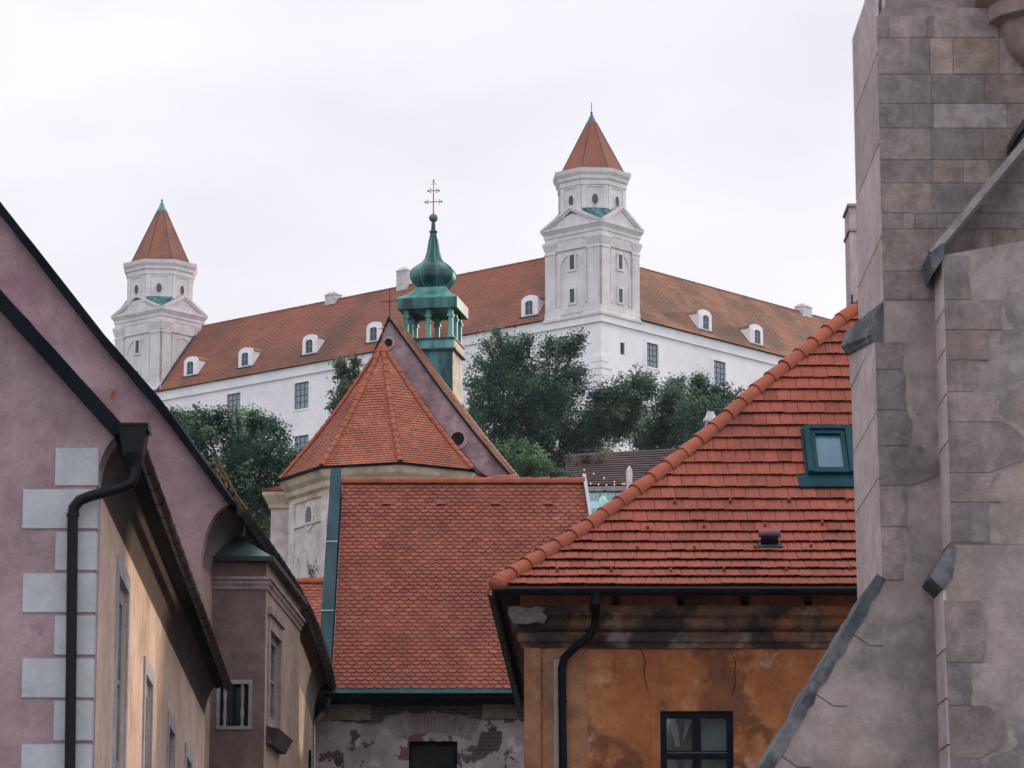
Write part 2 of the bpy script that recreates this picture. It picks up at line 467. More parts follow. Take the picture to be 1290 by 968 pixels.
M['ashlar_pale'] = stone('pale_dressed_stone', (.56, .475, .49), (.46, .39, .405), tinted=.3, hue=.12)  # pale dressed stone, raised further to stand in for light on the reveals
M['mortar'] = plaster('lime_mortar', (.32, .27, .262), (.225, .195, .19), [((.12, .11, .11), .8, .5, .7, .6)], scale=1.4, fine=26)
M['church_render'] = plaster('stained_church_render', (.34, .288, .272), (.245, .212, .21), [((.27, .225, .165), .55, .52, .68, .7), ((.13, .122, .132), .8, .5, .66, .7), ((.37, .33, .31), 1.7, .58, .72, .5)], scale=.8, fine=22, bump=.35)
M['frame_grey'] = plaster('grey_painted_frame', (.27, .27, .29), (.2, .2, .22), scale=3, fine=40, bump=.1)
M['mortar_pale'] = plaster('pale_lime_smear', (.315, .272, .256), (.235, .205, .2), [((.24, .2, .15), 1.5, .52, .7, .5)], scale=1.6, fine=26, bump=.3)
M['corbel_stone'] = plaster('warm_corbel_stone', (.36, .28, .25), (.27, .21, .19), [((.14, .11, .1), 1.2, .52, .72, .5)], scale=1.0, fine=26)
M['arch_brick'] = plaster('soft_arch_brick', (.2, .175, .175), (.25, .22, .22), [((.1, .088, .09), 1.6, .5, .68, .7)], scale=2, bump=.4, tinted=.12)
M['eave_teal'] = metal('weathered_teal_flashing', (.05, .13, .155), (.09, .2, .23), .5, 0, 1.5, spec=.2)
M['moss_stone'] = plaster('mossy_dark_stone', (.075, .085, .098), (.175, .18, .19), [((.035, .04, .048), 1.6, .48, .64, .8), ((.26, .27, .28), 3, .58, .72, .5)], scale=1.5, fine=18, bump=.6)
M['pale_coping'] = plaster('pale_coping_stone', (.30, .275, .275), (.24, .22, .225), [((.13, .125, .13), 1.6, .54, .7, .5)], scale=1.5)
M['parasol'] = plaster('white_canvas', (.62, .57, .56), (.52, .47, .47), scale=2, fine=30)
M['skin'] = plaster('skin', (.42, .24, .17), (.38, .21, .15), bump=.05)
M['shirt'] = plaster('white_shirt', (.75, .78, .8), (.68, .72, .76), bump=.05)
M['hair'] = plaster('dark_hair', (.03, .022, .018), (.045, .032, .025))
M['cloth'] = plaster('white_cloth', (.68, .74, .76), (.6, .68, .7), bump=.05)
M['grass'] = plaster('hill_grass', (.035, .055, .026), (.06, .078, .036), [((.022, .034, .018), .12, .48, .6, .8)], scale=.25, fine=2, mottle=.3)
M['asphalt'] = plaster('street_asphalt', (.05, .05, .052), (.065, .063, .062), scale=.5)
M['soil'] = plaster('paving_stone', (.17, .16, .15), (.13, .12, .115), scale=.3)
M['bark'] = plaster('bark', (.055, .042, .034), (.035, .028, .024), scale=2, fine=8, bump=.6)
M['weed'] = plaster('weed_green', (.09, .12, .05), (.06, .09, .04), bump=0)
M['curtain'] = plaster('curtain_cloth', (.8, .64, .52), (.62, .48, .4), bump=.1)
M['curtain_grey'] = plaster('grey_net_curtain', (.36, .42, .44), (.27, .32, .34), bump=.1)
M['vent_purple'] = plaster('purple_brown_vent', (.19, .085, .13), (.14, .065, .10), rough=.5, bump=.05)
M['teal_frame'] = metal('teal_coated_frame', (.006, .036, .048), (.011, .055, .068), .55, 0, 2, spec=.08)
M['skylight_glass'] = glassy('skylight_glass', (.04, .12, .165), .12, (.06, .16, .21))
M['rubble'] = plaster('rubble_wall', (.2, .19, .185), (.3, .28, .27), [((.07, .07, .07), 4, .5, .62, .8)], scale=3, bump=.6)
M['grey_beam'] = plaster('grey_fascia', (.3, .27, .26), (.24, .22, .21), scale=1)
M['plank_pink'] = plaster('pinkish_pipe', (.4, .33, .33), (.32, .26, .26), bump=.05)
def leaf_mat(name, a, b2, c3):
    m, t, b = new_mat(name)
    k = NT(t)
    tn = k.tint()
    c = k.mix(k.rng(tn, 0, .55), a, b2)
    c = k.mix(k.rng(tn, .6, 1), c, c3)
    t.links.new(c, b.inputs['Base Color'])
    b.inputs['Roughness'].default_value = .6
    tr = k.n('ShaderNodeBsdfTranslucent', {'Color': c})
    ms = k.n('ShaderNodeMixShader', {0: .5, 1: b.outputs[0], 2: tr.outputs[0]})
    t.links.new(ms.outputs[0], t.nodes['Material Output'].inputs[0])
    return m
M['leaf_dark'] = leaf_mat('dark_leaves', (.013, .045, .036), (.052, .13, .085), (.23, .34, .19))
M['leaf_mid'] = leaf_mat('mid_leaves', (.05, .08, .052), (.1, .14, .085), (.2, .24, .14))
M['leaf_light'] = leaf_mat('light_leaves', (.055, .11, .066), (.11, .185, .105), (.22, .31, .17))
M['leaf_gold'] = leaf_mat('olive_leaves', (.07, .07, .03), (.11, .1, .045), (.19, .15, .07))
def glass_pane(name, col):
    m, t, b = new_mat(name)
    k = NT(t)
    tr = k.n('ShaderNodeBsdfTransparent', {'Color': col})
    gl = k.n('ShaderNodeBsdfGlossy', {'Color': (.6, .75, .76, 1), 'Roughness': .05})
    ms = k.n('ShaderNodeMixShader', {0: .22, 1: tr.outputs[0], 2: gl.outputs[0]})
    t.links.new(ms.outputs[0], t.nodes['Material Output'].inputs[0])
    return m
M['balustrade'] = glass_pane('teal_glass', (.7, .9, .9, 1))
def glow(name, col, s):
    m, t, b = new_mat(name)
    b.inputs['Base Color'].default_value = (*col, 1)
    b.inputs['Emission Color'].default_value = (*col, 1)
    b.inputs['Emission Strength'].default_value = s
    return m
M['bulb'] = glow('lit_bulb', (1, .6, .38), .7)

# ------------------------------------------------------------------ shared builders
def tile_row(mb, P, R, S, N, w, L, ub0, ub1, ut0, ut1, off, thick, scallop=0.0, gap=0.006, jit=0.004, lobes=0, tones=(0.25, 0.75)):
    """One course of tiles: P a point on the lower edge line, R along it, S up the slope, N out; the course is cut to [ub0,ub1] below and [ut0,ut1] above."""
    k0 = int(math.floor((min(ub0, ut0) - off) / w)) - 1
    k1 = int(math.ceil((max(ub1, ut1) - off) / w)) + 1
    for k in range(k0, k1):
        a, b = off + k * w + gap / 2, off + (k + 1) * w - gap / 2
        a0, b0 = max(a, ub0), min(b, ub1)
        a1, b1 = max(a, ut0), min(b, ut1)
        if b0 - a0 < 0.02 * w and b1 - a1 < 0.02 * w:
            continue
        b0, b1 = max(b0, a0), max(b1, a1)
        t = rnd.uniform(*tones)
        if rnd.random() < .06:
            t = rnd.uniform(0, .2)
        if rnd.random() < .04:
            t = rnd.uniform(.8, 1)
        h = thick * rnd.uniform(1.5, 1.9) + .008 * noise.noise((P + R * a) * .7)
        dv = rnd.uniform(-jit, jit)
        low = []
        if scallop > 0:
            for i in range(7):
                x = -1 + 2 * i / 6
                low.append(((a0 + b0) / 2 + x * (b0 - a0) / 2, scallop * (1 - math.sqrt(max(0, 1 - (abs(x) ** 2.5)))) + dv, h))
        elif lobes:
            for i in range(2 * lobes + 1):
                x = i / (2 * lobes)
                low.append((a0 + x * (b0 - a0), dv, h + (thick * .22 if i % 2 else -thick * .05)))
        else:
            low = [(a0, dv, h), (b0, dv, h)]
        top = [(b1, L, thick * .1), (a1, L, thick * .1)]
        if lobes:
            top = [(b1 - (b1 - a1) * i / (2 * lobes), L, thick * .1 + (thick * .22 if i % 2 else -thick * .03)) for i in range(2 * lobes + 1)]
        W = lambda q: P + R * q[0] + S * q[1] + N * q[2]
        n = len(low)
        lip = min(thick * .7, .014)
        pts = [W(q) for q in low] + [W(q) for q in top] + [W((q[0], q[1] + .006, q[2] - lip)) for q in low] + [W((a0, dv + L * .45, h * .3)), W((b0, dv + L * .45, h * .3))]
        mt = len(top)
        if lobes:
            fs = [[i, i + 1, n + mt - 2 - i, n + mt - 1 - i] for i in range(n - 1)]
        else:
            fs = [list(range(n + mt))]
        o = n + mt
        fs += [[i, i + 1, o + i + 1, o + i] for i in range(n - 1)]
        fs += [[o + n - 1 - i for i in range(n)] + [o + n, o + n + 1], [0, n + mt - 1, o + n, o], [n - 1, o + n - 1, o + n + 1, n]]
        mb.add(pts, fs, t)
def barrel_run(mb, pts, r, step, arc=200, tones=(.3, .8), lap=0.06, up=Vector((0, 0, 1)), taper=.82):
    """Ridge or hip tiles laid along a polyline from its low end: half barrels, each lapping over the next one up."""
    pts = [Vector(p) for p in pts]
    L = [0]
    for a, b in zip(pts, pts[1:]):
        L.append(L[-1] + (b - a).length)
    def at(d):
        d = min(max(d, 0), L[-1] - 1e-6)
        for i in range(len(pts) - 1):
            if d <= L[i + 1]:
                return pts[i].lerp(pts[i + 1], (d - L[i]) / (L[i + 1] - L[i]))
    n = max(1, int(round(L[-1] / step)))
    st = L[-1] / n
    for k in range(n):
        a, b = at(k * st - (lap if k else 0)), at((k + 1) * st)
        d = (b - a).normalized()
        sd = d.cross(up).normalized()
        u2 = sd.cross(d)
        m = 10
        ang = [R_(90 - arc / 2 + arc * i / m) for i in range(m + 1)]
        rr = r * rnd.uniform(.98, 1.03)
        def ring(p, q, lift):
            return [p + (sd * math.cos(t) + u2 * math.sin(t)) * q + u2 * lift for t in ang]
        o1, o2, i1 = ring(a, rr, .012), ring(b, rr * taper, 0), ring(a, rr * .84, .012)
        t = rnd.uniform(*tones)
        mb.add(o1 + o2, [[i, i + 1, m + 2 + i, m + 1 + i] for i in range(m)], t)
        mb.add(o1 + i1, [[i, i + 1, m + 2 + i, m + 1 + i] for i in range(m)], t * .8)
        # the inside, so that the tile reads as solid from its mouth
        mb.add(i1, [list(range(m + 1))], 0.0)
    mb.smooth = True
def half_gutter(mb, path, r, n=9, thick=.006):
    """A half-round gutter hung along a path (open side up)."""
    prof = [(r * math.cos(R_(180 + 180 * i / n)), r * math.sin(R_(180 + 180 * i / n))) for i in range(n + 1)]
    prof += [((r - thick) * math.cos(R_(360 - 180 * i / n)), (r - thick) * math.sin(R_(360 - 180 * i / n))) for i in range(n + 1)]
    mb.smooth = True
    mb.sweep(prof, path)
def along(path, step, first=0.0):
    out, d = [], first
    acc = 0.0
    for a, b in zip(path, path[1:]):
        l = (b - a).length
        while d <= acc + l:
            out.append((a.lerp(b, (d - acc) / l), (b - a).normalized()))
            d += step
        acc += l
    return out
def window(parent, F, u0, u1, z0, z1, n, fw=.06, cols=2, rows=3, pane='pane', frame='frame_dark', bar=.035, name='window', label=None, depth=.06):
    """Frame with bars in one mesh, its glass a sub-part; n is the outward offset of the frame's face."""
    mb = MB()
    mb.fbox(F, u0, u0 + fw, z0, z1, n - depth, n)
    mb.fbox(F, u1 - fw, u1, z0, z1, n - depth, n)
    mb.fbox(F, u0 + fw, u1 - fw, z1 - fw, z1, n - depth, n)
    mb.fbox(F, u0 + fw, u1 - fw, z0, z0 + fw, n - depth, n)
    iu, iz = (u1 - u0 - 2 * fw), (z1 - z0 - 2 * fw)
    for i in range(1, cols):
        u = u0 + fw + iu * i / cols
        bw = bar if cols != 2 else bar * 1.3
        mb.fbox(F, u - bw / 2, u + bw / 2, z0 + fw, z1 - fw, n - depth, n - .004)
    for j in range(1, rows):
        z = z0 + fw + iz * j / rows
        mb.fbox(F, u0 + fw, u1 - fw, z - bar / 2, z + bar / 2, n - depth, n - .008)
    o = mb.build(name, M[frame], parent)
    if label:
        o['label'] = label
    g = MB()
    g.fbox(F, u0 + fw * .5, u1 - fw * .5, z0 + fw * .5, z1 - fw * .5, n - depth * .9, n - depth * .6)
    g.build('pane', M[pane], o)
    return o

# ------------------------------------------------------------------ ground, street, hill
def terrain(x, y):
    ks = [(-1e9, 0), (85, 0), (125, 13.5), (170, 24), (300, 46), (430, 72), (560, 80), (1e9, 80)]
    for (a, h0), (b, h1) in zip(ks, ks[1:]):
        if y <= b:
            return h0 + (h1 - h0) * (y - a) / (b - a) if a > -1e8 and b < 1e8 else (h1 if a < -1e8 else h0)
    return 80
mb = MB()
xs = [-700, -400, -220, -140, -90, -60, -40, -20, -8, 0, 8, 20, 40, 60, 90, 140, 220, 400, 700]
ys = [-150, -40, 0, 30, 60, 85, 95, 105, 115, 125, 140, 155, 170, 200, 230, 265, 300, 340, 385, 430, 470, 515, 560, 700, 1000]
pts = [(x, y, terrain(x, y) + (rnd.uniform(-.5, .5) if y > 140 else 0)) for y in ys for x in xs]
nx = len(xs)
mb.add(pts, [[j * nx + i, j * nx + i + 1, (j + 1) * nx + i + 1, (j + 1) * nx + i] for j in range(len(ys) - 1) for i in range(nx - 1)])
mb.smooth = True
o = mb.build('ground', M['grass'])
o['kind'] = 'structure'
mb = MB()
mb.poly([(-12, -60, .004), (14, -60, .004), (14, 84, .004), (-12, 84, .004)])
o = mb.build('pavement', M['soil'])
o['kind'] = 'structure'
mb = MB()
mb.poly([(-2.2, -60, .008), (2.0, -60, .008), (2.0, 48, .008), (-1.6, 48, .008)])
o = mb.build('street', M['asphalt'])
o['kind'] = 'structure'

# ================================================================== THE CASTLE
CY0 = 460.0
C = atY(757, 393, CY0)                                    # the near corner of the eave
A_ = R_(49)
dR = Vector((math.sin(R_(41)), math.cos(R_(41)), 0))       # along the facade that runs to the right
dL = Vector((-math.sin(A_), math.cos(A_), 0))              # along the facade that runs to the left
ZE = C.z                                                   # eave height
ZB = 72.0
castle = thing('castle', 'large white hilltop castle with red tiled roofs and two pointed corner towers', 'castle', (C.x, C.y, ZB))
XF = Matrix(((dR.x, dL.x, 0, C.x), (dR.y, dL.y, 0, C.y), (0, 0, 1, 0), (0, 0, 0, 1)))   # local x along the right facade, y along the left one
FL = Frame(C, dL, -dR)      # left facade: u along dL
FR = Frame(C, dR, -dL)      # right facade: u along dR
# left facade openings
def rect_px(F, x0, x1, y0, y1, n=0):
    ua, zt = F.uz(x0, (y0 + y1) / 2, n)
    ub, _ = F.uz(x1, (y0 + y1) / 2, n)
    um = (x0 + x1) / 2
    _, z1 = F.uz(um, y0, n)
    _, z0 = F.uz(um, y1, n)
    return min(ua, ub), max(ua, ub), z0, z1
LW = [rect_px(FL, 286, 303, 496, 526), rect_px(FL, 371, 389, 482, 515), rect_px(FL, 371, 389, 549, 582), rect_px(FL, 646, 662, 434, 467), rect_px(FL, 702, 718, 424, 458), rect_px(FL, 446, 463, 468, 500)]
RW = [rect_px(FR, 814.5, 829, 433, 463), rect_px(FR, 899, 914, 455.5, 485), rect_px(FR, 781.5, 787, 432, 447), rect_px(FR, 978, 991, 477, 506)]
LLEN = FL.uz(143, 500)[0] + 1.0
RLEN = 75.0
mb = MB()
ZW = ZE - 1.05
mb.wall(FL, 0, LLEN, ZB - 4, ZW, LW, .45)
mb.wall(FR, 0, RLEN, ZB - 4, ZW, RW, .45)
mb.poly([FL.pt(LLEN, ZB - 4), FL.pt(LLEN, ZW), FL.pt(LLEN, ZW, -16), FL.pt(LLEN, ZB - 4, -16)])
mb.poly([FR.pt(RLEN, ZB - 4), FR.pt(RLEN, ZW), FR.pt(RLEN, ZW, -16), FR.pt(RLEN, ZB - 4, -16)])
mb.poly([FL.pt(LLEN, ZB - 4, -16), FL.pt(LLEN, ZW, -16), FL.pt(16, ZW, -16), FL.pt(16, ZB - 4, -16)])
mb.poly([FR.pt(RLEN, ZB - 4, -16), FR.pt(RLEN, ZW, -16), FR.pt(16, ZW, -16), FR.pt(16, ZB - 4, -16)])
mb.build('wall', M['white_wall'], castle, recalc=False)
for i, h in enumerate(LW):
    window(castle, FL, h[0], h[1], h[2], h[3], -.18, .12, 3 if i < 1 else 3, 4, 'pane_sky', bar=.09)
    s = MB()
    a, b, c, d = h
    for q in ((a - .35, a, c - .3, d + .35), (b, b + .35, c - .3, d + .35), (a, b, d, d + .35), (a, b, c - .3, c)):
        s.fbox(FL, *q, -.02, .07)
    s.build('window_surround', M['white_wall'], castle)
for i, h in enumerate(RW):
    window(castle, FR, h[0], h[1], h[2], h[3], -.18, .12, 3 if i != 2 else 2, 4, 'pane_sky' if i != 2 else 'pane', bar=.09)
    if i != 2:
        s = MB()
        a, b, c, d = h
        for q in ((a - .35, a, c - .3, d + .35), (b, b + .35, c - .3, d + .35), (a, b, d, d + .35), (a, b, c - .3, c)):
            s.fbox(FR, *q, -.02, .07)
        s.build('window_surround', M['white_wall'], castle)
# cornice
mb = MB()
prof = [(-.3, -1.35), (.06, -1.35), (.06, -1.1), (.25, -1.0), (.25, -.55), (.5, -.4), (.65, -.12), (.65, 0.05), (-.3, .05)]
mb.sweep(prof, [FL.pt(LLEN, ZE), FL.pt(0, ZE), FR.pt(RLEN, ZE)], side=-1)
mb.build('cornice', M['white_wall'], castle)
# rusticated quoin at the near corner
mb = MB()
for i in range(17):
    z = 97.2 - i * .95
    l = 2.6 if i % 2 else 1.9
    mb.fbox(FL, 0, l, z - .8, z, -.05, .16)
    mb.fbox(FR, -.16, l * .9, z - .8, z, -.05, .16)
o = mb.build('corner_block', M['white_wall'], castle)
# roofs: planes through the eaves up to the ridges measured in the photograph
UR = 8.5
def ridge_z(F, px, py, n):
    return F.uz(px, py, n)[1]
ZRL = (ridge_z(FL, 300, 399, -UR) + ridge_z(FL, 640, 338, -UR)) / 2
ZRR = (ridge_z(FR, 830, 344, -UR) + ridge_z(FR, 1000, 391, -UR)) / 2
LTOP = LLEN - 2
def castle_roof(F, length, zr, mname, start):
    mb = MB()
    EO = .75
    S = (F.pt(0, zr, -UR) - F.pt(0, ZE + .12, EO))
    L = S.length
    S.normalize()
    N = F.N * S.z + UP * (-S.dot(F.N))
    P0 = F.pt(0, ZE + .12, EO)
    e = .34
    nrow = int(L / e)
    for i in range(nrow + 1):
        v0, v1 = i * e, min((i + 1) * e, L)
        if v1 - v0 < .05:
            continue
        w = 2.4
        k = int(length / w) + 1
        for j in range(k):
            a, b = j * w + start, min((j + 1) * w, length) + start
            if b <= a:
                continue
            hh = .05 + rnd.uniform(0, .02)
            mb.add([P0 + F.R * a + S * v0 + N * hh, P0 + F.R * b + S * v0 + N * hh, P0 + F.R * b + S * v1 + N * .0, P0 + F.R * a + S * v1 + N * .0,
                    P0 + F.R * a + S * v0 + N * 0, P0 + F.R * b + S * v0 + N * 0], [[0, 1, 2, 3], [0, 1, 5, 4]], rnd.uniform(.25, .75))
    # the far slope
    mb.poly([F.pt(start, zr, -UR), F.pt(length + start, zr, -UR), F.pt(length + start, ZE, -2 * UR), F.pt(start, ZE, -2 * UR)])
    mb.poly([F.pt(length + start, zr, -UR), F.pt(length + start, ZE, -2 * UR), F.pt(length + start, ZE + .12, EO)])
    return mb.build('roof', M[mname], castle, recalc=False), S, N, P0
roofL, SL, NL, PL = castle_roof(FL, LLEN - 9.9, ZRL, 'castle_roof', 9.9)
roofR, SR, NR, PR = castle_roof(FR, RLEN - 8.2, ZRR, 'castle_roof_mossy_lit', 8.2)
roofR['label'] = 'mossy brown roof with golden sunlight in its colour, on the wing turned to the sun'
for F, ln, z in ((FL, LLEN, ZRL), (FR, RLEN, ZRR)):
    mb = MB()
    barrel_run(mb, [F.pt(9, z - .05, -UR), F.pt(ln, z - .05, -UR)], .2, 1.2, tones=(.2, .5))
    mb.build('ridge_tile', M['castle_roof'], castle)
# snow guards along the eaves
mb = MB()
u = 3
while u < LLEN - 4:
    l = rnd.uniform(2, 5)
    mb.fbox(FL, u, u + l, ZE + .22, ZE + .5, .4, .46)
    u += l + rnd.uniform(1.5, 5)
u = 11
while u < 60:
    mb.fbox(FR, u, u + 2.2, ZE + .22, ZE + .5, .4, .46)
    u += 5.6
mb.build('snow_guard_rail', M['pale_metal'], castle)
# dormers
def dormer(F, S, N, P, px, py, kind):
    p = atP(px, py, P, N)
    u, zb = (p - F.O).dot(F.R), p.z
    n = (p - F.O).dot(F.N)
    w, h = 1.5, 3.1
    def arch(hw, top, sp, z0):
        pts = [(-hw, z0), (-hw, sp)]
        for i in range(1, 8):
            a = math.pi - math.pi * i / 8
            pts.append((hw * math.cos(a), sp + (top - sp) * math.sin(a)))
        return pts + [(hw, sp), (hw, z0)]
    mb = MB()
    mb.prism([F.pt(u + a, b, n + .02) for a, b in arch(w, zb + h, zb + h - .75, zb - .4)], -F.N * 4.6)
    d = mb.build('dormer', M['white_wall'], castle)
    r = MB()
    outer = arch(w + .14, zb + h + .12, zb + h - .7, zb + h - .8)[1:-1]
    inner = arch(w - .02, zb + h - .03, zb + h - .75, zb + h - .8)[1:-1]
    ring = [F.pt(u + a, b, n - .3) for a, b in outer] + [F.pt(u + a, b, n - .3) for a, b in inner[::-1]]
    r.prism(ring, -F.N * 4.1)
    r.build('dormer_roof', M['castle_roof_mossy_lit'], d)
    f = MB()
    f.fbox(F, u - w - .15, u + w + .2, zb - .12, zb + .06, n - .1, n + .25)
    f.build('sill_flashing', M['dark_line'], d)
    # arched surround and the window
    fr = MB()
    A1, A2 = arch(.92, zb + 2.45, zb + 2.05, zb + .3), arch(.7, zb + 2.25, zb + 1.95, zb + .3)
    for i in range(len(A1) - 1):
        fr.hexa([F.pt(u + A1[i][0], A1[i][1], n + .02), F.pt(u + A1[i + 1][0], A1[i + 1][1], n + .02), F.pt(u + A2[i + 1][0], A2[i + 1][1], n + .02), F.pt(u + A2[i][0], A2[i][1], n + .02),
                 F.pt(u + A1[i][0], A1[i][1], n + .16), F.pt(u + A1[i + 1][0], A1[i + 1][1], n + .16), F.pt(u + A2[i + 1][0], A2[i + 1][1], n + .16), F.pt(u + A2[i][0], A2[i][1], n + .16)])
    fr.build('window_surround', M['white_wall'], d)
    g = MB()
    g.prism([F.pt(u + a, b, n + .03) for a, b in A2], F.N * .03)
    for q in (-.3, .02, .32):
        pass
    wn_ = g.build('window', M['pane'], d)
    b_ = MB()
    b_.fbox(F, u - .05, u + .05, zb + .3, zb + 2.2, n + .06, n + .1)
    b_.fbox(F, u - .68, u + .68, zb + 1.2, zb + 1.27, n + .06, n + .095)
    b_.build('window_bar', M['pane_sky'], d)
for px, py in ((240, 474), (309, 463), (390, 447), (471, 431.5), (667, 399)):
    dormer(FL, SL, NL, PL, px, py, 0)
for px, py in ((888.5, 417), (953.5, 435)):
    dormer(FR, SR, NR, PR, px, py, 1)
# chimneys on the ridges
def castle_chimney(F, zr, px, y0, w, h, tone='chimney'):
    u, _ = F.uz(px, y0, -UR)
    mb = MB()
    z1 = zr + h
    mb.fbox(F, u - w / 2, u + w / 2, zr - .8, z1 - .5, -UR - .8, -UR + .8)
    a = [F.pt(u - w / 2 - .12, z1 - .5, -UR + .92), F.pt(u + w / 2 + .12, z1 - .5, -UR + .92), F.pt(u + w / 2 + .12, z1 - .5, -UR - .92), F.pt(u - w / 2 - .12, z1 - .5, -UR - .92)]
    b = [F.pt(u - w * .3, z1, -UR + .5), F.pt(u + w * .3, z1, -UR + .5), F.pt(u + w * .3, z1, -UR - .5), F.pt(u - w * .3, z1, -UR - .5)]
    mb.hexa(a + b)
    mb.build('chimney', M[tone], castle)
castle_chimney(FL, ZRL, 420, 373, 2.1, 1.2)
castle_chimney(FL, ZRL, 510, 350, 2.0, 2.7)
castle_chimney(FR, ZRR, 1012, 392, 2.3, 1.3)

# corner towers
def tower(x0, y0, wx, wy, py, drum_r, spire_r, capmat, rod, lower_win):
    """(x0, y0) its near corner in the castle's plan; py: photo heights along the near edge and of the parts above."""
    near = XF @ Vector((x0, y0, 0))
    mid = XF @ Vector((x0 + wx / 2, y0 + wy / 2, 0))
    Yn, Ym = near.y, mid.y
    z = {k: zAt(v, Yn) for k, v in py.items()}
    Yf = Ym - drum_r
    for k in ('drum_top', 'dcor_top'):
        z[k] = zAt(py[k], Yf)
    for k in ('spire_base',):
        z[k] = zAt(py[k], Ym - spire_r)
    z['ped_apex'] = zAt(py['ped_apex'], Yn + wy * .5 * dL.y - .8) + .42
    z['apex'], z['cap'] = zAt(py['apex'], Ym), zAt(py['cap'], Ym)
    Fl = Frame(near, dL, -dR)
    Fr = Frame(near, dR, -dL)
    FF = ((Fl, wy), (Fr, wx))
    zb, zc = z['base'], z['cap_bot']
    mb = MB(XF)
    mb.box(x0, x0 + wx, y0, y0 + wy, zb - .15, z['ent_top'] - .2)
    tw = mb.build('corner_tower', M['tower_stone'], castle)
    base = MB(XF)
    rect = lambda o: [(x0 - o, y0 - o, 0), (x0 + wx + o, y0 - o, 0), (x0 + wx + o, y0 + wy + o, 0), (x0 - o, y0 + wy + o, 0)]
    def ring(mb, prof, zz):
        mb.sweep([(a, zz + b) for a, b in prof], rect(0), closed=True, side=1)
    ring(base, [(-.2, -.12), (.5, -.12), (.5, .25), (.4, .5), (.32, 1.2), (-.2, 1.2)], zb)
    base.build('tower_base', M['tower_stone'], tw)
    ent = MB(XF)
    ht = z['ent_top'] - z['cap_top']
    ring(ent, [(-.3, 0), (.3, 0), (.3, ht * .3), (.42, ht * .34), (.42, ht * .55), (.5, ht * .62), (.7, ht * .8), (.78, ht * .84), (.78, ht), (-.3, ht)], z['cap_top'])
    ent.build('cornice', M['tower_stone'], tw)
    # pilasters with capitals, and the sunk panel with its arched niche
    pil = MB()
    cap = MB()
    pan = MB()
    zp0, zp1 = z['panel_bot'], z['cap_bot'] - .25
    for F, w in FF:
        pw = w * .16
        for a, b in ((0, pw * 1.35), (w - pw, w)):
            pil, cap = MB(), MB()
            pil.fbox(F, a + (.0 if a else -.28), b if a == 0 else b + .28, zb + .6, z['cap_top'], 0, .28)
            lo, hi = a - .15 - (.28 if a == 0 else 0), b + .15 + (.28 if a else 0)
            z1, z2 = z['cap_bot'], z['cap_top']
            q = [F.pt(lo + .1, z1, .3), F.pt(hi - .1, z1, .3), F.pt(hi + .15, z2 - .3, .55), F.pt(lo - .15, z2 - .3, .55)]
            cap.hexa([F.pt(lo + .1, z1, 0), F.pt(hi - .1, z1, 0), F.pt(hi + .15, z2 - .3, 0), F.pt(lo - .15, z2 - .3, 0)] + q)
            cap.fbox(F, lo - .15, hi + .15, z2 - .298, z2, 0, .56)
            cap.fbox(F, lo, hi, z1 - .55, z1 - .35, 0, .36)
            pil.build('pilaster', M['tower_stone'], tw)
            cap.build('capital', M['tower_stone'], tw)
        a, b = pw * 1.35, w - pw
        pan = MB()
        pan.fbox(F, a, b, zb + .6, zp0, 0, .24)
        pan.fbox(F, a, b, zp1, z['cap_top'], 0, .24)
        c = (a + b) / 2
        hw, spring, top = (b - a) * .36, z['arch_spring'], z['arch_top']
        A = [(-hw, zp0 + .02), (-hw, spring)] + [(hw * math.cos(math.pi - math.pi * i / 12), spring + (top - spring) * math.sin(math.pi * i / 12)) for i in range(1, 12)] + [(hw, spring), (hw, zp0 + .02)]
        lo, hi = a + .35, b - .35
        pan.fbox(F, lo, c - hw, zp0 + .4, spring, 0, .14)
        pan.fbox(F, c + hw, hi, zp0 + .4, spring, 0, .14)
        arc = A[1:-1]
        for i in range(len(arc) - 1):
            p, q = arc[i], arc[i + 1]
            zt = zp1 - .35
            pan.hexa([F.pt(c + p[0], p[1], 0), F.pt(c + q[0], q[1], 0), F.pt(c + q[0], zt, 0), F.pt(c + p[0], zt, 0),
                      F.pt(c + p[0], p[1], .14), F.pt(c + q[0], q[1], .14), F.pt(c + q[0], zt, .14), F.pt(c + p[0], zt, .14)])
        pan.fbox(F, lo, c - hw, spring, zp1 - .35, 0, .138)
        pan.fbox(F, c + hw, hi, spring, zp1 - .35, 0, .138)
        pan.build('wall_panel', M['tower_stone'], tw)
        for (wa, wb) in (lower_win if (F is Fl or y0 < 1) else ()):
            za, zb2 = zAt(wa, Yn + 2), zAt(wb, Yn + 2)
            f = MB()
            for q in ((c - .75, c - .42, za - .3, zb2 + .3), (c + .42, c + .75, za - .3, zb2 + .3), (c - .42, c + .42, zb2, zb2 + .3), (c - .42, c + .42, za - .3, za)):
                f.fbox(F, *q, 0, .17)
            f.build('window_surround', M['tower_stone'], tw)
            g = MB()
            g.fbox(F, c - .42, c + .42, za, zb2, -.02, .04)
            g.build('window', M['pane'], tw)
    # crossed pediments
    ov = .62
    roof = MB(XF)
    zc0 = z['ent_top']
    za = z['ped_apex']
    T1 = [(x0 - .5, y0 - ov + .2, zc0), (x0 - .5, y0 + wy + ov - .2, zc0), (x0 - .5, y0 + wy / 2, za - .25)]
    roof.prism(T1, (wx + 1.0, 0, 0))
    T2 = [(x0 - ov + .2, y0 - .5, zc0), (x0 + wx + ov - .2, y0 - .5, zc0), (x0 + wx / 2, y0 - .5, za - .25)]
    roof.prism(T2, (0, wy + 1.0, 0))
    roof.build('pediment_roof', M['verdigris'], tw)
    # copper skirt rising from the cornice to the drum
    sk_ = MB(XF)
    kk = 1 / math.cos(math.pi / 8)
    zs_ = za - .55
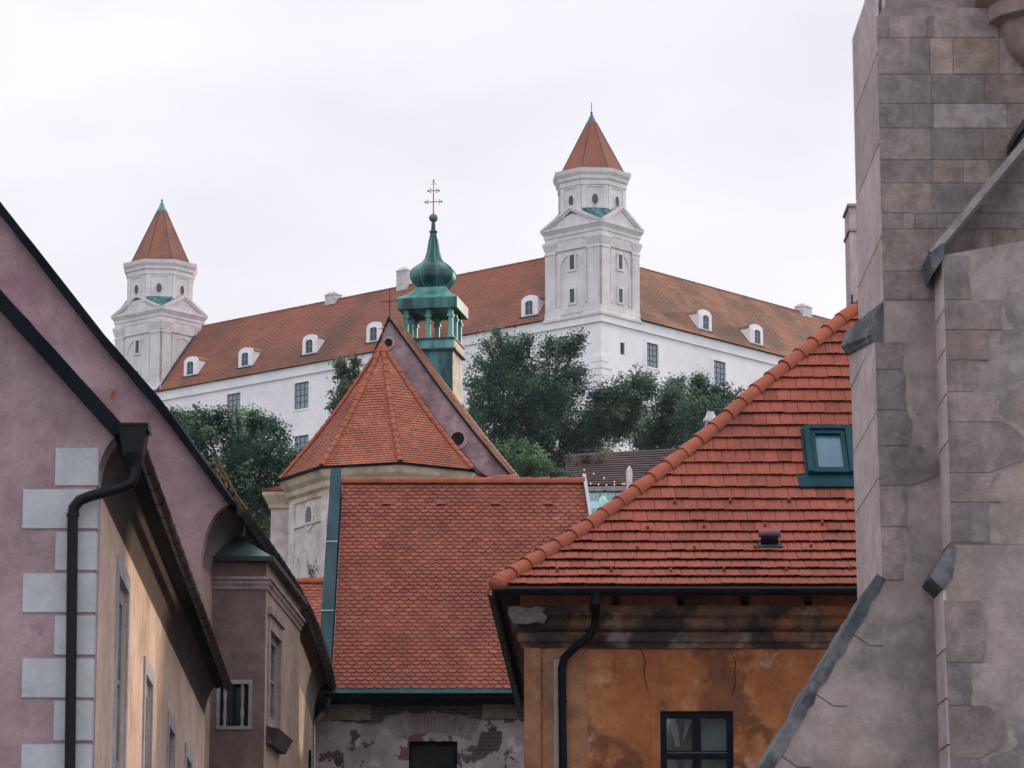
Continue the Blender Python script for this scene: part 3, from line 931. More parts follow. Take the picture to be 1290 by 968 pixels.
    top8 = [(x0 + wx / 2 + drum_r * kk * 1.01 * math.cos(math.pi / 8 + j * math.pi / 4), y0 + wy / 2 + drum_r * kk * 1.01 * math.sin(math.pi / 8 + j * math.pi / 4), zs_) for j in range(8)]
    cr4 = {(1, 1): (x0 + wx + .5, y0 + wy + .5, zc0 + .05), (-1, 1): (x0 - .5, y0 + wy + .5, zc0 + .05), (-1, -1): (x0 - .5, y0 - .5, zc0 + .05), (1, -1): (x0 + wx + .5, y0 - .5, zc0 + .05)}
    for sx_, sy_, j in ((1, 1, 0), (-1, 1, 2), (-1, -1, 4), (1, -1, 6)):
        c_ = cr4[(sx_, sy_)]
        a_, b_ = top8[j], top8[(j + 1) % 8]
        pa, pb = top8[(j - 1) % 8], top8[(j + 2) % 8]
        sk_.poly([c_, b_, a_])
        sk_.poly([c_, a_, pa])
        sk_.poly([c_, pb, b_])
    sk_.build('copper_skirt', M['verdigris'], tw, recalc=False)
    for F, w in FF:
        ped = MB()
        ped.prism([F.pt(-ov + .3, zc0 + .02, .52), F.pt(w + ov - .3, zc0 + .02, .52), F.pt(w / 2, za - .3, .52)], -F.N * .4)
        rk = .62
        for sgn in (0, 1):
            e0 = (-ov - .1, zc0 + .01) if sgn == 0 else (w + ov + .1, zc0 + .01)
            e1 = (w / 2, za)
            for dn, thk in ((.86, rk * .55), (.72, rk)):
                ped.prism([F.pt(e0[0], e0[1], dn), F.pt(e1[0], e1[1], dn), F.pt(e1[0], e1[1] - thk * 1.25, dn), F.pt(e0[0] + (thk * 2.2 if sgn == 0 else -thk * 2.2), e0[1], dn)], -F.N * (dn - .2))
        ped.build('pediment', M['tower_stone'], tw)
    # octagonal drum, its cornice, the spire and the cap
    cx, cy = x0 + wx / 2, y0 + wy / 2
    k8 = 1 / math.cos(math.pi / 8)
    ph = math.pi / 8
    dr = MB(XF)
    dr.lathe([(drum_r * k8, zc0 - .5), (drum_r * k8, z['drum_top'] + .3)], (cx, cy), 8, ph, smooth=False)
    dr.build('drum', M['tower_stone'], tw)
    dc = MB(XF)
    h = z['dcor_top'] - z['drum_top']
    dc.lathe([(drum_r * k8 + .02, z['drum_top'] - .35), (drum_r * k8 + .22, z['drum_top'] - .3), (drum_r * k8 + .22, z['drum_top'] + h * .18), (drum_r * k8 + .45, z['drum_top'] + h * .28), (drum_r * k8 + .5, z['drum_top'] + h * .5),
              (drum_r * k8 + .8, z['drum_top'] + h * .72), (drum_r * k8 + .92, z['drum_top'] + h), (spire_r * .8, z['dcor_top'] + .12)], (cx, cy), 8, ph, smooth=False)
    dc.build('drum_cornice', M['tower_stone'], tw)
    side8 = drum_r * math.tan(math.pi / 8)
    for i in (4, 5, 6, 7, 3):
        ang = i * math.pi / 4
        n = dR * math.cos(ang) + dL * math.sin(ang)
        r = Vector((-n.y, n.x, 0))
        O = (XF @ Vector((cx, cy, 0))) + n * drum_r
        Fo = Frame(O, r, n)
        pn = MB()
        zz0, zz1 = zc0 + 1.2, z['drum_top'] - .6
        for q in ((-side8, -side8 * .66, zz0, zz1 + .24), (side8 * .66, side8, zz0, zz1 + .24), (-side8 * .66, side8 * .66, zz1, zz1 + .24)):
            pn.fbox(Fo, *q, 0, .12)
        pn.build('drum_panel', M['tower_stone'], tw)
        zo = zAt(py['oculus'], Yf)
        ov_ = MB()
        ov_.prism([Fo.pt(.46 * math.cos(a * math.pi / 8), zo + .78 * math.sin(a * math.pi / 8), .01) for a in range(16)], n * .05)
        ov_.build('oculus', M['pane'], tw)
        rg = MB()
        P1 = [(.6 * math.cos(a * math.pi / 10), .95 * math.sin(a * math.pi / 10)) for a in range(20)]
        for a in range(20):
            p, q = P1[a], P1[(a + 1) % 20]
            rg.hexa([Fo.pt(p[0], zo + p[1], 0), Fo.pt(q[0], zo + q[1], 0), Fo.pt(q[0] * .74, zo + q[1] * .8, 0), Fo.pt(p[0] * .74, zo + p[1] * .8, 0),
                     Fo.pt(p[0], zo + p[1], .1), Fo.pt(q[0], zo + q[1], .1), Fo.pt(q[0] * .74, zo + q[1] * .8, .1), Fo.pt(p[0] * .74, zo + p[1] * .8, .1)])
        rg.build('oculus_ring', M['tower_stone'], tw)
    sp = MB(XF)
    H = z['apex'] - z['spire_base']
    fc = (z['cap'] - z['spire_base']) / H
    rows = 26
    sr = spire_r * k8
    for i in range(rows):
        a, b = fc * i / rows, fc * (i + 1) / rows
        ra, rb = sr * (1 - a) + .05, sr * (1 - b)
        pts = [(cx + rr * math.cos(ph + j * math.pi / 4), cy + rr * math.sin(ph + j * math.pi / 4), z['spire_base'] + H * q) for rr, q in ((ra, a), (rb, b)) for j in range(8)]
        for j in range(8):
            sp.add([pts[j], pts[(j + 1) % 8], pts[8 + (j + 1) % 8], pts[8 + j]], [[0, 1, 2, 3]], rnd.uniform(.35, .65))
    sp.build('spire', M['castle_roof'], tw, recalc=False)
    hp = MB(XF)
    for j in range(8):
        a = ph + j * math.pi / 4
        hp.tube([(cx + sr * math.cos(a), cy + sr * math.sin(a), z['spire_base']), (cx + sr * (1 - fc) * math.cos(a), cy + sr * (1 - fc) * math.sin(a), z['cap'])], .09, 5)
    hp.build('hip_tile', M['dark_roof'], tw)
    cp = MB(XF)
    cr = sr * (1 - fc) + .1
    cp.lathe([(cr, z['cap'] - .1), (cr * .93, z['cap']), (.12, z['apex']), (.05, z['apex'] + .15)], (cx, cy), 8, ph, smooth=False)
    cp.build('spire_cap', M[capmat], tw)
    rd = MB(XF)
    rd.tube([(cx, cy, z['apex'] - .2), (cx, cy, z['apex'] + rod)], .05, 6)
    rd.ball((cx, cy, z['apex'] + .15), .18)
    rd.build('lightning_rod', M['iron'], tw)
    return tw, z
tw, _z = tower(0, 0, 7.95, 9.6, dict(base=395, panel_bot=381, cap_bot=305.5, cap_top=295, ent_top=278, ped_apex=262, arch_spring=333, arch_top=313, drum_top=230, dcor_top=213, spire_base=213.5,
      cap=155, apex=144, oculus=251), 4.5, 4.5, 'slate_copper', 1.7, ((379, 362), (337, 319)))
tw['label'] = 'near tower with the blue-grey spire cap'
v1 = FL.uz(203.4, 440)[0]
v2 = FL.uz(145.3, 440)[0]
tw, _z = tower(0, v1 + .1, (v2 - v1) * .8, (v2 - v1) * .95, dict(base=491, panel_bot=480, cap_bot=414, cap_top=403, ent_top=387.5, ped_apex=374, arch_spring=440, arch_top=421, drum_top=343, dcor_top=328, spire_base=328.5,
      cap=266, apex=254, oculus=363), 4.95, 4.65, 'verdigris_light', .4, ((474, 466), (443, 427)))
tw['label'] = 'far tower with the green spire cap'
# dark gutter where the far tower meets the roof
mb = MB()
p0 = PL + FL.R * (v1 - .15) + NL * .1
mb.tube([p0, p0 + SL * 12.6], .22, 6)
mb.build('valley_gutter', M['dark_line'], castle)

# ================================================================== TREES
def tree(name, label, lobes, Y, base_px, mats, group, leaf=.3, dens=1.0, depth=.9, trunk_r=.3, clump=.75, seed=1, pal=(.1, .9), limbs=True):
    """lobes: (px, py, r) in the photograph; each becomes a cluster of small sprays of leaves in the crown's volume."""
    r_ = random.Random(seed)
    bx = atY(base_px, 600, Y).x
    bz = terrain(bx, Y) - .3
    root = thing(name, label, 'tree' if 'shrub' not in name else 'shrub', (bx, Y, bz), group)
    L = []
    for px, py, r in lobes:
        p = atY(px, py, Y)
        R = r * Y / FPX
        p.y += r_.uniform(-1, 1) * depth * R
        L.append((p, R))
    tk = MB()
    tops = sum((p for p, _ in L), Vector()) / len(L)
    fork = Vector((bx * .6 + tops.x * .4, Y, bz + (tops.z - bz) * .55))
    tk.tube([Vector((bx, Y, bz)), Vector((bx, Y, bz)).lerp(fork, .5) + Vector((.2, 0, 0)), fork], [trunk_r, trunk_r * .8, trunk_r * .6], 8)
    for p, R in L:
        m = fork.lerp(p, .5) + Vector((r_.uniform(-.5, .5), 0, r_.uniform(.1, .7)))
        tk.tube([fork, m, p + UP * R * .3], [trunk_r * .45, trunk_r * .28, trunk_r * .1], 6)
        for _ in range(5):
            d = Vector((r_.gauss(0, 1), r_.gauss(0, 1), r_.gauss(.4, 1))).normalized()
            tk.tube([m.lerp(p, .7), p + d * R * .5, p + d * R * .95], [trunk_r * .16, trunk_r * .1, trunk_r * .04], 4)
    tk.build('trunk', M['bark'], root)
    cr = MB()
    for p, R in L:
        vol = R ** 2.1
        nsp = int(max(8, 16 * vol * dens))
        for _ in range(nsp):
            d = Vector((r_.gauss(0, 1), r_.gauss(0, 1), r_.gauss(0, 1))).normalized()
            q = p + d * R * (r_.random() ** .42) * r_.uniform(.85, 1.12)
            if noise.noise(q * (.62 / max(clump, .3))) < -.16:
                continue
            # one spray: leaves along a short twig that droops outwards
            tw_ = (d + Vector((r_.gauss(0, .6), r_.gauss(0, .6), r_.gauss(.1, .5)))).normalized()
            base_t = min(1, max(0, r_.gauss(.42, .15) + .95 * noise.noise(q * (.42 / max(clump, .3)) + Vector((7, 3, 1)))))
            for i in range(9):
                c = q + tw_ * (i - 4) * clump * .13 + Vector((r_.gauss(0, 1), r_.gauss(0, 1), r_.gauss(0, 1))) * clump * .22
                a = Vector((r_.gauss(0, 1), r_.gauss(0, 1), r_.gauss(0, .6))).normalized()
                b = a.cross(Vector((r_.gauss(0, .6), r_.gauss(0, .6), 1)).normalized())
                if b.length < .1:
                    continue
                b.normalize()
                s = leaf * r_.uniform(.6, 1.25)
                cr.add([c - a * s, c - b * s * .55, c + a * s, c + b * s * .55], [[0, 1, 2, 3]], min(1, max(0, base_t + r_.gauss(0, .14))))
    cr.build('crown', M[mats], root, recalc=False)
    return root
GT = 'trees on the castle hill'
tree('broadleaf_tree', 'tall dark broadleaf tree with loose upright branches below the near castle tower',
     [(640, 525, 50), (700, 540, 52), (618, 478, 34), (660, 490, 42), (745, 545, 42), (784, 505, 26), (806, 487, 17), (640, 440, 24), (626, 423, 13), (662, 432, 13), (700, 447, 22), (722, 437, 13), (729, 426, 8), (694, 431, 8),
      (720, 480, 24), (692, 505, 32), (770, 520, 30), (602, 520, 24), (597, 478, 14), (650, 460, 25), (760, 500, 16), (670, 560, 40), (610, 560, 26), (612, 436, 8), (816, 475, 8), (735, 578, 26), (802, 512, 20), (818, 494, 13), (785, 530, 24), (700, 590, 36), (660, 600, 34), (620, 590, 26)], 300, 680, 'leaf_dark', GT, leaf=.155, dens=7, clump=1.0, trunk_r=.35, seed=3)
tree('broadleaf_tree', 'rounded dark green tree below the sunlit castle wing, beside the stone chimney top',
     [(860, 512, 36), (830, 535, 30), (890, 500, 26), (918, 496, 14), (932, 489, 7), (838, 552, 34), (875, 545, 38), (905, 520, 22), (852, 487, 15), (880, 482, 13), (815, 550, 20), (800, 560, 12), (842, 500, 14)], 330, 860, 'leaf_dark', GT, leaf=.155, dens=7.2, clump=.95, seed=5)
tree('broadleaf_tree', 'wide dark tree behind the eave of the far pink house',
     [(250, 560, 42), (300, 552, 38), (340, 565, 33), (232, 535, 20), (275, 535, 22), (320, 532, 18), (365, 580, 20), (300, 600, 50), (345, 610, 40), (250, 522, 8), (300, 521, 9), (335, 540, 18), (218, 525, 10), (378, 570, 12), (310, 640, 40), (350, 655, 36), (370, 620, 24)], 205, 300, 'leaf_dark', GT, leaf=.11, dens=12, clump=.6, trunk_r=.25, seed=8)
tree('broadleaf_tree', 'small olive-tinged tree peeking out between castle wall and church roof',
     [(436, 474, 17), (430, 497, 17), (450, 482, 15), (424, 515, 12), (444, 505, 22), (428, 460, 9), (448, 458, 8), (440, 535, 26)], 290, 440, 'leaf_mid', GT, leaf=.17, dens=8, clump=.7, trunk_r=.22, seed=12)
tree('leafy_shrub', 'low light green shrub behind the ridge of the scallop tiled roof',
     [(640, 585, 26), (668, 590, 26), (695, 600, 17), (655, 570, 16), (630, 570, 13), (712, 606, 12), (680, 612, 25), (640, 615, 28)], 170, 660, 'leaf_light', 'shrubs on the castle hill', leaf=.11, dens=14, clump=.42, trunk_r=.12, seed=15)
tree('leafy_shrub', 'straggly olive shrub hanging over the end of the dark brown roof',
     [(742, 580, 13), (727, 592, 13), (735, 605, 13), (757, 575, 7), (719, 583, 10), (725, 612, 13)], 172, 722, 'leaf_gold', 'shrubs on the castle hill', leaf=.09, dens=12, clump=.35, trunk_r=.08, seed=17)

# ================================================================== THE CHURCH with its apse and bell turret
ZK = zAt(582.6, 125)
axis = Vector((.27, .963, 0)).normalized()
tang = Vector((.963, -.27, 0)).normalized()
V = [atZ(x, y, ZK) for x, y in ((353.5, 605), (405.5, 588), (504, 582.6), (595, 592))]
mid12 = (V[1] + V[2]) / 2
AP = (V[2] - V[1]).length / 2 / math.tan(math.pi / 8)
OC = mid12 + axis * AP                                       # apse centre
ring8 = [V[0], V[1], V[2], V[3]]
# complete the octagon behind
def rot_about(p, c, a):
    d = p - c
    return c + Vector((d.x * math.cos(a) - d.y * math.sin(a), d.x * math.sin(a) + d.y * math.cos(a), 0)) + UP * 0
V4 = rot_about(V[3], OC, R_(45))
V4.z = ZK
Vm = rot_about(V[0], OC, R_(-45))
Vm.z = ZK
oct_ = [Vm, V[0], V[1], V[2], V[3], V4]
church_z = terrain(0, 128) - 1
church = thing('church', 'small church with round-ended red roof, pinkish gable and green copper bell turret', 'church', (OC.x, OC.y, church_z))
cin = [OC + (p - OC) * ((AP - .35) / AP) for p in oct_]
# walls
mb = MB()
for i in range(5):
    a, b = cin[i], cin[i + 1]
    mb.poly([Vector((a.x, a.y, church_z)), Vector((b.x, b.y, church_z)), b - UP * .25, a - UP * .25])
mb.build('apse_wall', M['church_wall'], church, recalc=False)
mb = MB()
mb.sweep([(-.1, -1.0), (.05, -1.0), (.05, -.82), (.16, -.7), (.16, -.5), (.3, -.34), (.38, -.14), (.38, -.05), (-.1, -.05)], cin, side=1)
mb.build('cornice', M['church_trim'], church)
mb = MB()
mb.sweep([(.22, -.09), (.47, -.09), (.5, 0.0), (.22, .0)], cin, side=1)
mb.build('eave_board', M['black_metal'], church)
# pilaster strips, string, sunk panel and oval window on the visible wall faces
for i in (1, 2, 3, 0):
    a, b = cin[i], cin[i + 1]
    F = Frame(a, b - a)
    w = (b - a).length
    mb = MB()
    for q in ((0, .42), (w - .42, w)):
        mb.fbox(F, q[0], q[1], church_z, ZK - 1.0, 0, .07)
    mb.fbox(F, .42, w - .42, ZK - 1.95, ZK - 1.85, 0, .06)
    mb.fbox(F, .42, w - .42, church_z, ZK - 7.6, 0, .05)
    for q in ((.42, .75), (w - .75, w - .42)):
        mb.fbox(F, q[0], q[1], ZK - 7.6, ZK - 3.1, 0, .05)
    mb.build('pilaster', M['church_wall'], church)
    zo = ZK - 1.62
    mb = MB()
    mb.prism([F.pt(w / 2 + .23 * math.cos(t * math.pi / 8), zo + .36 * math.sin(t * math.pi / 8), .012) for t in range(16)], F.N * .03)
    mb.build('oval_window', M['pane'], church)
    mb = MB()
    for t in range(20):
        c0, s0, c1, s1 = math.cos(t * math.pi / 10), math.sin(t * math.pi / 10), math.cos((t + 1) * math.pi / 10), math.sin((t + 1) * math.pi / 10)
        mb.hexa([F.pt(w / 2 + .42 * c0, zo + .57 * s0, .0), F.pt(w / 2 + .42 * c1, zo + .57 * s1, .0), F.pt(w / 2 + .25 * c1, zo + .38 * s1, .0), F.pt(w / 2 + .25 * c0, zo + .38 * s0, .0),
                 F.pt(w / 2 + .42 * c0, zo + .57 * s0, .035), F.pt(w / 2 + .42 * c1, zo + .57 * s1, .035), F.pt(w / 2 + .25 * c1, zo + .38 * s1, .035), F.pt(w / 2 + .25 * c0, zo + .38 * s0, .035)])
    mb.build('window_surround', M['church_wall'], church)
# apse roof: concave facets, tiled in courses
APX = atY(482, 437, OC.y)
apz = APX.z
apex = Vector((APX.x, OC.y - .2, apz))
def roof_pt(v, t):
    """t 0 at the eave, 1 at the apex: bell-cast profile."""
    s = t
    hz = ZK + (apz - ZK) * (t - .045 * math.sin(math.pi * t))
    q = v.lerp(apex, s)
    q.z = hz
    return q
mb = MB()
NR_ = 46
for i in range(5):
    a, b = oct_[i], oct_[i + 1]
    for r in range(NR_):
        t0, t1 = r / NR_, (r + 1) / NR_
        A0, B0, A1, B1 = roof_pt(a, t0), roof_pt(b, t0), roof_pt(a, t1), roof_pt(b, t1)
        Rv = (B0 - A0)
        w0 = Rv.length
        Rv.normalize()
        mid0, mid1 = (A0 + B0) / 2, (A1 + B1) / 2
        S = (mid1 - mid0)
        Ls = S.length
        S.normalize()
        N = Rv.cross(S).normalized()
        if N.z < 0:
            N = -N
        w1 = (B1 - A1).length
        wt = .2
        tile_row(mb, A0, Rv, S, N, wt, Ls, 0, w0, (w0 - w1) / 2, (w0 + w1) / 2, (r % 2) * wt / 2, .016, gap=.012, jit=.006)
apse_roof = mb.build('apse_roof', M['apse_tile'], church, recalc=False)
mb = MB()
for v in oct_[1:5]:
    barrel_run(mb, [roof_pt(v, t / 12) + UP * .03 for t in range(0, 13)], .11, .36, tones=(.35, .8))
mb.build('hip_tile', M['hip_tile'], church)
mb = MB()
ft = roof_pt(oct_[2], 1)
mb.tube([ft - UP * .2, ft + UP * .95], .02, 5)
mb.tube([ft + UP * .68 - tang * .16, ft + UP * .68 + tang * .16], .014, 5)
mb.lathe([(.24, ft.z - .35), (.2, ft.z - .05), (.08, ft.z + .1)], (ft.x, ft.y), 10)
mb.build('apse_finial', M['hip_tile'], church)
# gable wall across the nave
G0 = Vector((OC.x, OC.y, 0)) + axis * .3
FG = Frame(G0, tang)
pk_u, pk_z = FG.uz(490, 402)
ft_u, ft_z = FG.uz(645, 602)
half = ft_u - pk_u
def gable_outline(o=0.0):
    """verge with a slight bell-cast on the right-hand side"""
    prof = [(0, 1), (.2, .79), (.45, .525), (.7, .275), (.88, .105), (1.0, 0)]
    R = [(pk_u + half * a, ft_z + (pk_z - ft_z) * b) for a, b in prof]
    Lq = [(pk_u - half * .6 * a, ft_z + (pk_z - ft_z) * b) for a, b in prof[::-1]]
    return Lq + R[1:]
GO = gable_outline()
mb = MB()
base = [(GO[-1][0], church_z), (GO[0][0], church_z)]
mb.prism([FG.pt(u, z) for u, z in GO + base], axis * .45)
mb.build('gable_wall', M['gable'], church)
for px, py, r in ((490, 432.5, .17), (577, 553.5, .27)):
    u, z = FG.uz(px, py)
    g = MB()
    g.prism([FG.pt(u + r * math.cos(t * math.pi / 10), z + r * math.sin(t * math.pi / 10), .012) for t in range(20)], FG.N * .02)
    g.build('oculus', M['dark_void'], church)
    g = MB()
    for t in range(20):
        c0, s0, c1, s1 = math.cos(t * math.pi / 10), math.sin(t * math.pi / 10), math.cos((t + 1) * math.pi / 10), math.sin((t + 1) * math.pi / 10)
        ro = r * 1.55
        g.hexa([FG.pt(u + ro * c0, z + ro * s0, 0), FG.pt(u + ro * c1, z + ro * s1, 0), FG.pt(u + r * c1, z + r * s1, 0), FG.pt(u + r * c0, z + r * s0, 0),
                FG.pt(u + ro * c0, z + ro * s0, .07), FG.pt(u + ro * c1, z + ro * s1, .07), FG.pt(u + r * c1, z + r * s1, .07), FG.pt(u + r * c0, z + r * s0, .07)])
    g.build('oculus_ring', M['render_ring'], church)
# nave roof behind the gable, tiled on its sunny side
NL_ = 2.2
mb = MB()
for i in range(5):
    (u0, z0), (u1, z1) = GO[5 + i], GO[6 + i]
    a, b = FG.pt(u1, z1, .05) + UP * .06, FG.pt(u0, z0, .05) + UP * .06
    S = (b - a)
    Ls = S.length
    S.normalize()
    N = axis.cross(S).normalized()
    if N.z < 0:
        N = -N
    n = max(1, int(Ls / .17))
    for r in range(n):
        tile_row(mb, a + S * (r * Ls / n), axis, S, N, .2, Ls / n, 0, NL_, 0, NL_, (r % 2) * .1, .022, gap=.012)
    (u0, z0), (u1, z1) = GO[4 - i], GO[5 - i]
    mb.poly([FG.pt(u0, z0 + .06, .05), FG.pt(u1, z1 + .06, .05), FG.pt(u1, z1 + .06, .05) + axis * NL_, FG.pt(u0, z0 + .06, .05) + axis * NL_])
mb.build('nave_roof', M['sunlit_tile'], church, recalc=False)
mb = MB()
back = [FG.pt(u, z, -NL_ - .04) for u, z in GO + base]
mb.prism(back, axis * .3)
mb.prism([FG.pt(GO[-1][0], church_z, -.46), FG.pt(GO[-1][0], ft_z, -.46), FG.pt(GO[-1][0], ft_z, -NL_), FG.pt(GO[-1][0], church_z, -NL_)], -tang * .4)
mb.build('nave_wall', M['gable'], church)
mb = MB()
for i in range(5, 10):
    (u0, z0), (u1, z1) = GO[i], GO[i + 1]
    mb.hexa([FG.pt(u0, z0 - .05, .07), FG.pt(u1, z1 - .05, .07), FG.pt(u1, z1 + .1, .07), FG.pt(u0, z0 + .1, .07),
             FG.pt(u0, z0 - .05, -.02), FG.pt(u1, z1 - .05, -.02), FG.pt(u1, z1 + .1, -.02), FG.pt(u0, z0 + .1, -.02)])
for i in range(0, 5):
    (u0, z0), (u1, z1) = GO[i], GO[i + 1]
    mb.hexa([FG.pt(u0, z0 - .05, .07), FG.pt(u1, z1 - .05, .07), FG.pt(u1, z1 + .1, .07), FG.pt(u0, z0 + .1, .07),
             FG.pt(u0, z0 - .05, -.02), FG.pt(u1, z1 - .05, -.02), FG.pt(u1, z1 + .1, -.02), FG.pt(u0, z0 + .1, -.02)])
mb.build('verge_flashing', M['black_metal'], church)
mb = MB()
p = FG.pt(pk_u, pk_z, -.1)
mb.tube([p - UP * .1, p + UP * 1.2], .022, 6)
mb.tube([p + UP * .72 - tang * .36, p + UP * .72 + tang * .36], .018, 6)
mb.build('gable_cross', M['iron'], church)
# small tiles at the foot of the gable
mb = MB()
a = FG.pt(ft_u - 1.25, ft_z - .35, .55)
S = (FG.pt(0, .5, 0) - FG.pt(0, 0, .5)).normalized()
N = (FG.N + UP).normalized()
for r in range(4):
    tile_row(mb, a + S * (r * .16), tang, S, N, .2, .16, 0, 1.5, 0, 1.5, (r % 2) * .1, .022)
mb.build('shoulder_roof', M['apse_tile'], church, recalc=False)
# stair annex left of the apse with its tile cap
AX = atY(343, 618, 131)
FA = Frame((atY(341, 660, 131).x, 131, 0), (1, -.08, 0))
wA = atY(368, 660, 131).x - atY(341, 660, 131).x
zA = zAt(621, 131)
mb = MB()
mb.prism([FA.pt(0, church_z), FA.pt(wA, church_z), FA.pt(wA, zA - .5), FA.pt(0, zA - .5)], -FA.N * 1.6)
mb.fbox(FA, .3, wA, church_z, zA - 4.6, 0, .05)
mb.build('annex_wall', M['church_wall'], church)
mb = MB()
mb.sweep([(-.1, -.62), (.08, -.62), (.1, -.48), (.2, -.3), (.3, -.12), (.3, 0), (-.1, 0)], [FA.pt(0, zA, -1.6), FA.pt(0, zA), FA.pt(wA + .2, zA)], side=1)
mb.build('annex_cornice', M['church_trim'], church)
mb = MB()
tp = FA.pt(wA + .1, zAt(603, 131), -.9)
q0, q1, q2 = FA.pt(-.36, zA + .02, -1.7), FA.pt(-.36, zA + .02, .36), FA.pt(wA + .25, zA + .02, .36)
for a, b in ((q0, q1), (q1, q2)):
    for r in range(6):
        t0, t1 = r / 6, (r + 1) / 6
        A0, B0, A1, B1 = a.lerp(tp, t0), b.lerp(tp, t0), a.lerp(tp, t1), b.lerp(tp, t1)
        Rv = (B0 - A0).normalized()
        S0 = ((A1 + B1) - (A0 + B0)) / 2
        N = Rv.cross(S0).normalized()
        N = N if N.z > 0 else -N
        S_ = S0.normalized()
        tile_row(mb, A0, Rv, S_, N, .2, S0.length, 0, (B0 - A0).length, (A1 - A0).dot(Rv), (B1 - A0).dot(Rv), 0, .025)
mb.build('annex_roof', M['apse_tile'], church, recalc=False)
# bell turret
TC = Vector((OC.x, OC.y, 0)) + axis * 3.7
dpx = atY(545.4, 430, TC.y)
TC.x = dpx.x
TY = TC.y
tang = Vector((math.cos(R_(10)), -math.sin(R_(10)), 0))
FT = Frame(TC, tang)
tz = lambda py: zAt(py, TY - .95)
hw = 1.0
def tbox(mb, a, b, z0, z1, c=None, d=None):
    c, d = (a if c is None else c), (b if d is None else d)
    mb.fbox(FT, a, b, z0, z1, c, d)
shaft = MB()
tbox(shaft, -.98, .98, church_z + 6, tz(441))
turret = shaft.build('bell_turret', M['verdigris'], church)
mb = MB()
mb.fbox(FT, .982, 1.0, tz(560), tz(443), -.96, .96)
for q in (-.32, .32):
    mb.fbox(FT, 1.0, 1.012, tz(560), tz(443), q - .015, q + .015)
mb.build('sunlit_side', M['sunlit_cream'], turret)  # added cream sheet: sunlight on this face as colour
mb = MB()
tbox(mb, -1.04, 1.04, tz(440), tz(428.5))
mb.build('parapet', M['verdigris_light'], turret)
mb = MB()
tbox(mb, -1.14, 1.14, tz(442.5), tz(440))
tbox(mb, -1.1, 1.1, tz(428.5), tz(426.5))
mb.build('ledge', M['dark_line'], turret)
mb = MB()
mb.fbox(FT, 1.04, 1.06, tz(439.5), tz(429), -1.0, 1.0)
mb.build('sunlit_side_panel', M['sunlit_cream'], turret)  # cream sheet on the parapet's sunward side, sunlight put into its colour
zc0, zc1 = tz(426.5), tz(396)
for i in (-1, 0, 1):
    for j in (-1, 0, 1):
        if i == 0 and j == 0:
            continue
        c = MB()
        u, n = i * .9, j * .9
        c.fbox(FT, u - .085, u + .085, zc0, zc1 + .35, n - .085, n + .085)
        c.fbox(FT, u - .12, u + .12, zc0, zc0 + .1, n - .12, n + .12)
        c.fbox(FT, u - .13, u + .13, zc1 - .12, zc1 - .02, n - .13, n + .13)
        c.build('column', M['verdigris_light'], turret)
# arches between the columns, entablature, roof
ent = MB()
zt = tz(386)
for ang in range(4):
    a = ang * math.pi / 2
    R = Vector((FT.R.x * math.cos(a) - FT.R.y * math.sin(a), FT.R.x * math.sin(a) + FT.R.y * math.cos(a), 0))
    Fq = Frame(TC, R)
    for s in (-1, 1):
        c, hh = s * .45, .36
        for i in range(10):
            t0, t1 = math.pi - math.pi * i / 10, math.pi - math.pi * (i + 1) / 10
            p, q = (c + hh * math.cos(t0), zc1 - .05 + hh * .85 * math.sin(t0)), (c + hh * math.cos(t1), zc1 - .05 + hh * .85 * math.sin(t1))
            ent.hexa([Fq.pt(p[0], p[1], .82), Fq.pt(q[0], q[1], .82), Fq.pt(q[0], zt, .82), Fq.pt(p[0], zt, .82),
                      Fq.pt(p[0], p[1], .97), Fq.pt(q[0], q[1], .97), Fq.pt(q[0], zt, .97), Fq.pt(p[0], zt, .97)])
ent.build('arcade', M['dome_copper'], turret)
mb = MB()
sq = lambda h: [FT.pt(-h, 0, h), FT.pt(h, 0, h), FT.pt(h, 0, -h), FT.pt(-h, 0, -h)]
mb.sweep([(-.2, zt - .12), (0.02, zt - .12), (.03, zt + .02), (.09, zt + .16), (.09, zt + .3), (-.2, zt + .3)], sq(1.0), closed=True, side=-1)
tbox(mb, -.95, .95, zt + .05, zt + .28)
tbox(mb, -.83, .83, zc1 + .25, zt + .05)
mb.build('entablature', M['dome_copper'], turret)
mb = MB()
mb.fbox(FT, 1.092, 1.102, zt + .17, zt + .29, -1.1, 1.1)
mb.build('sunlit_side_fascia', M['sunlit_cream'], turret)  # sunlit edge of the entablature as an added cream strip
mb = MB()
zr0 = zt + .3
prof = [(1.2, zr0), (1.19, zr0 + .045), (.96, zr0 + .18), (.74, zr0 + .35), (.58, zr0 + .58)]
rings = []
for h, zz in prof:
    rings.append([p + UP * zz for p in sq(h)])
pts = [q for r in rings for q in r]
mb.add(pts, [[i * 4 + j, i * 4 + (j + 1) % 4, (i + 1) * 4 + (j + 1) % 4, (i + 1) * 4 + j] for i in range(len(prof) - 1) for j in range(4)] + [[3, 2, 1, 0], [16, 17, 18, 19]])
mb.build('turret_roof', M['verdigris_light'], turret)
zT = lambda py: zAt(py, TY)
tph = math.atan2(tang.y, tang.x) + math.pi / 8
mb = MB()
on = [(.5, zr0 + .55), (.62, zr0 + .62), (.62, zr0 + .7), (.45, zr0 + .78), (.62, zT(364)), (.8, zT(359)), (.9, zT(354)), (.93, zT(350)), (.92, zT(345)), (.83, zT(340)), (.64, zT(335.5)), (.44, zT(331.5)), (.32, zT(326)), (.25, zT(318)),
      (.21, zT(310)), (.165, zT(301)), (.13, zT(294)), (.17, zT(293)), (.17, zT(291.5)), (.1, zT(291)), (.08, zT(281))]
mb.lathe([(r * 1.0, z) for r, z in on], (TC.x, TC.y), 8, tph, smooth=False)
mb.smooth = True
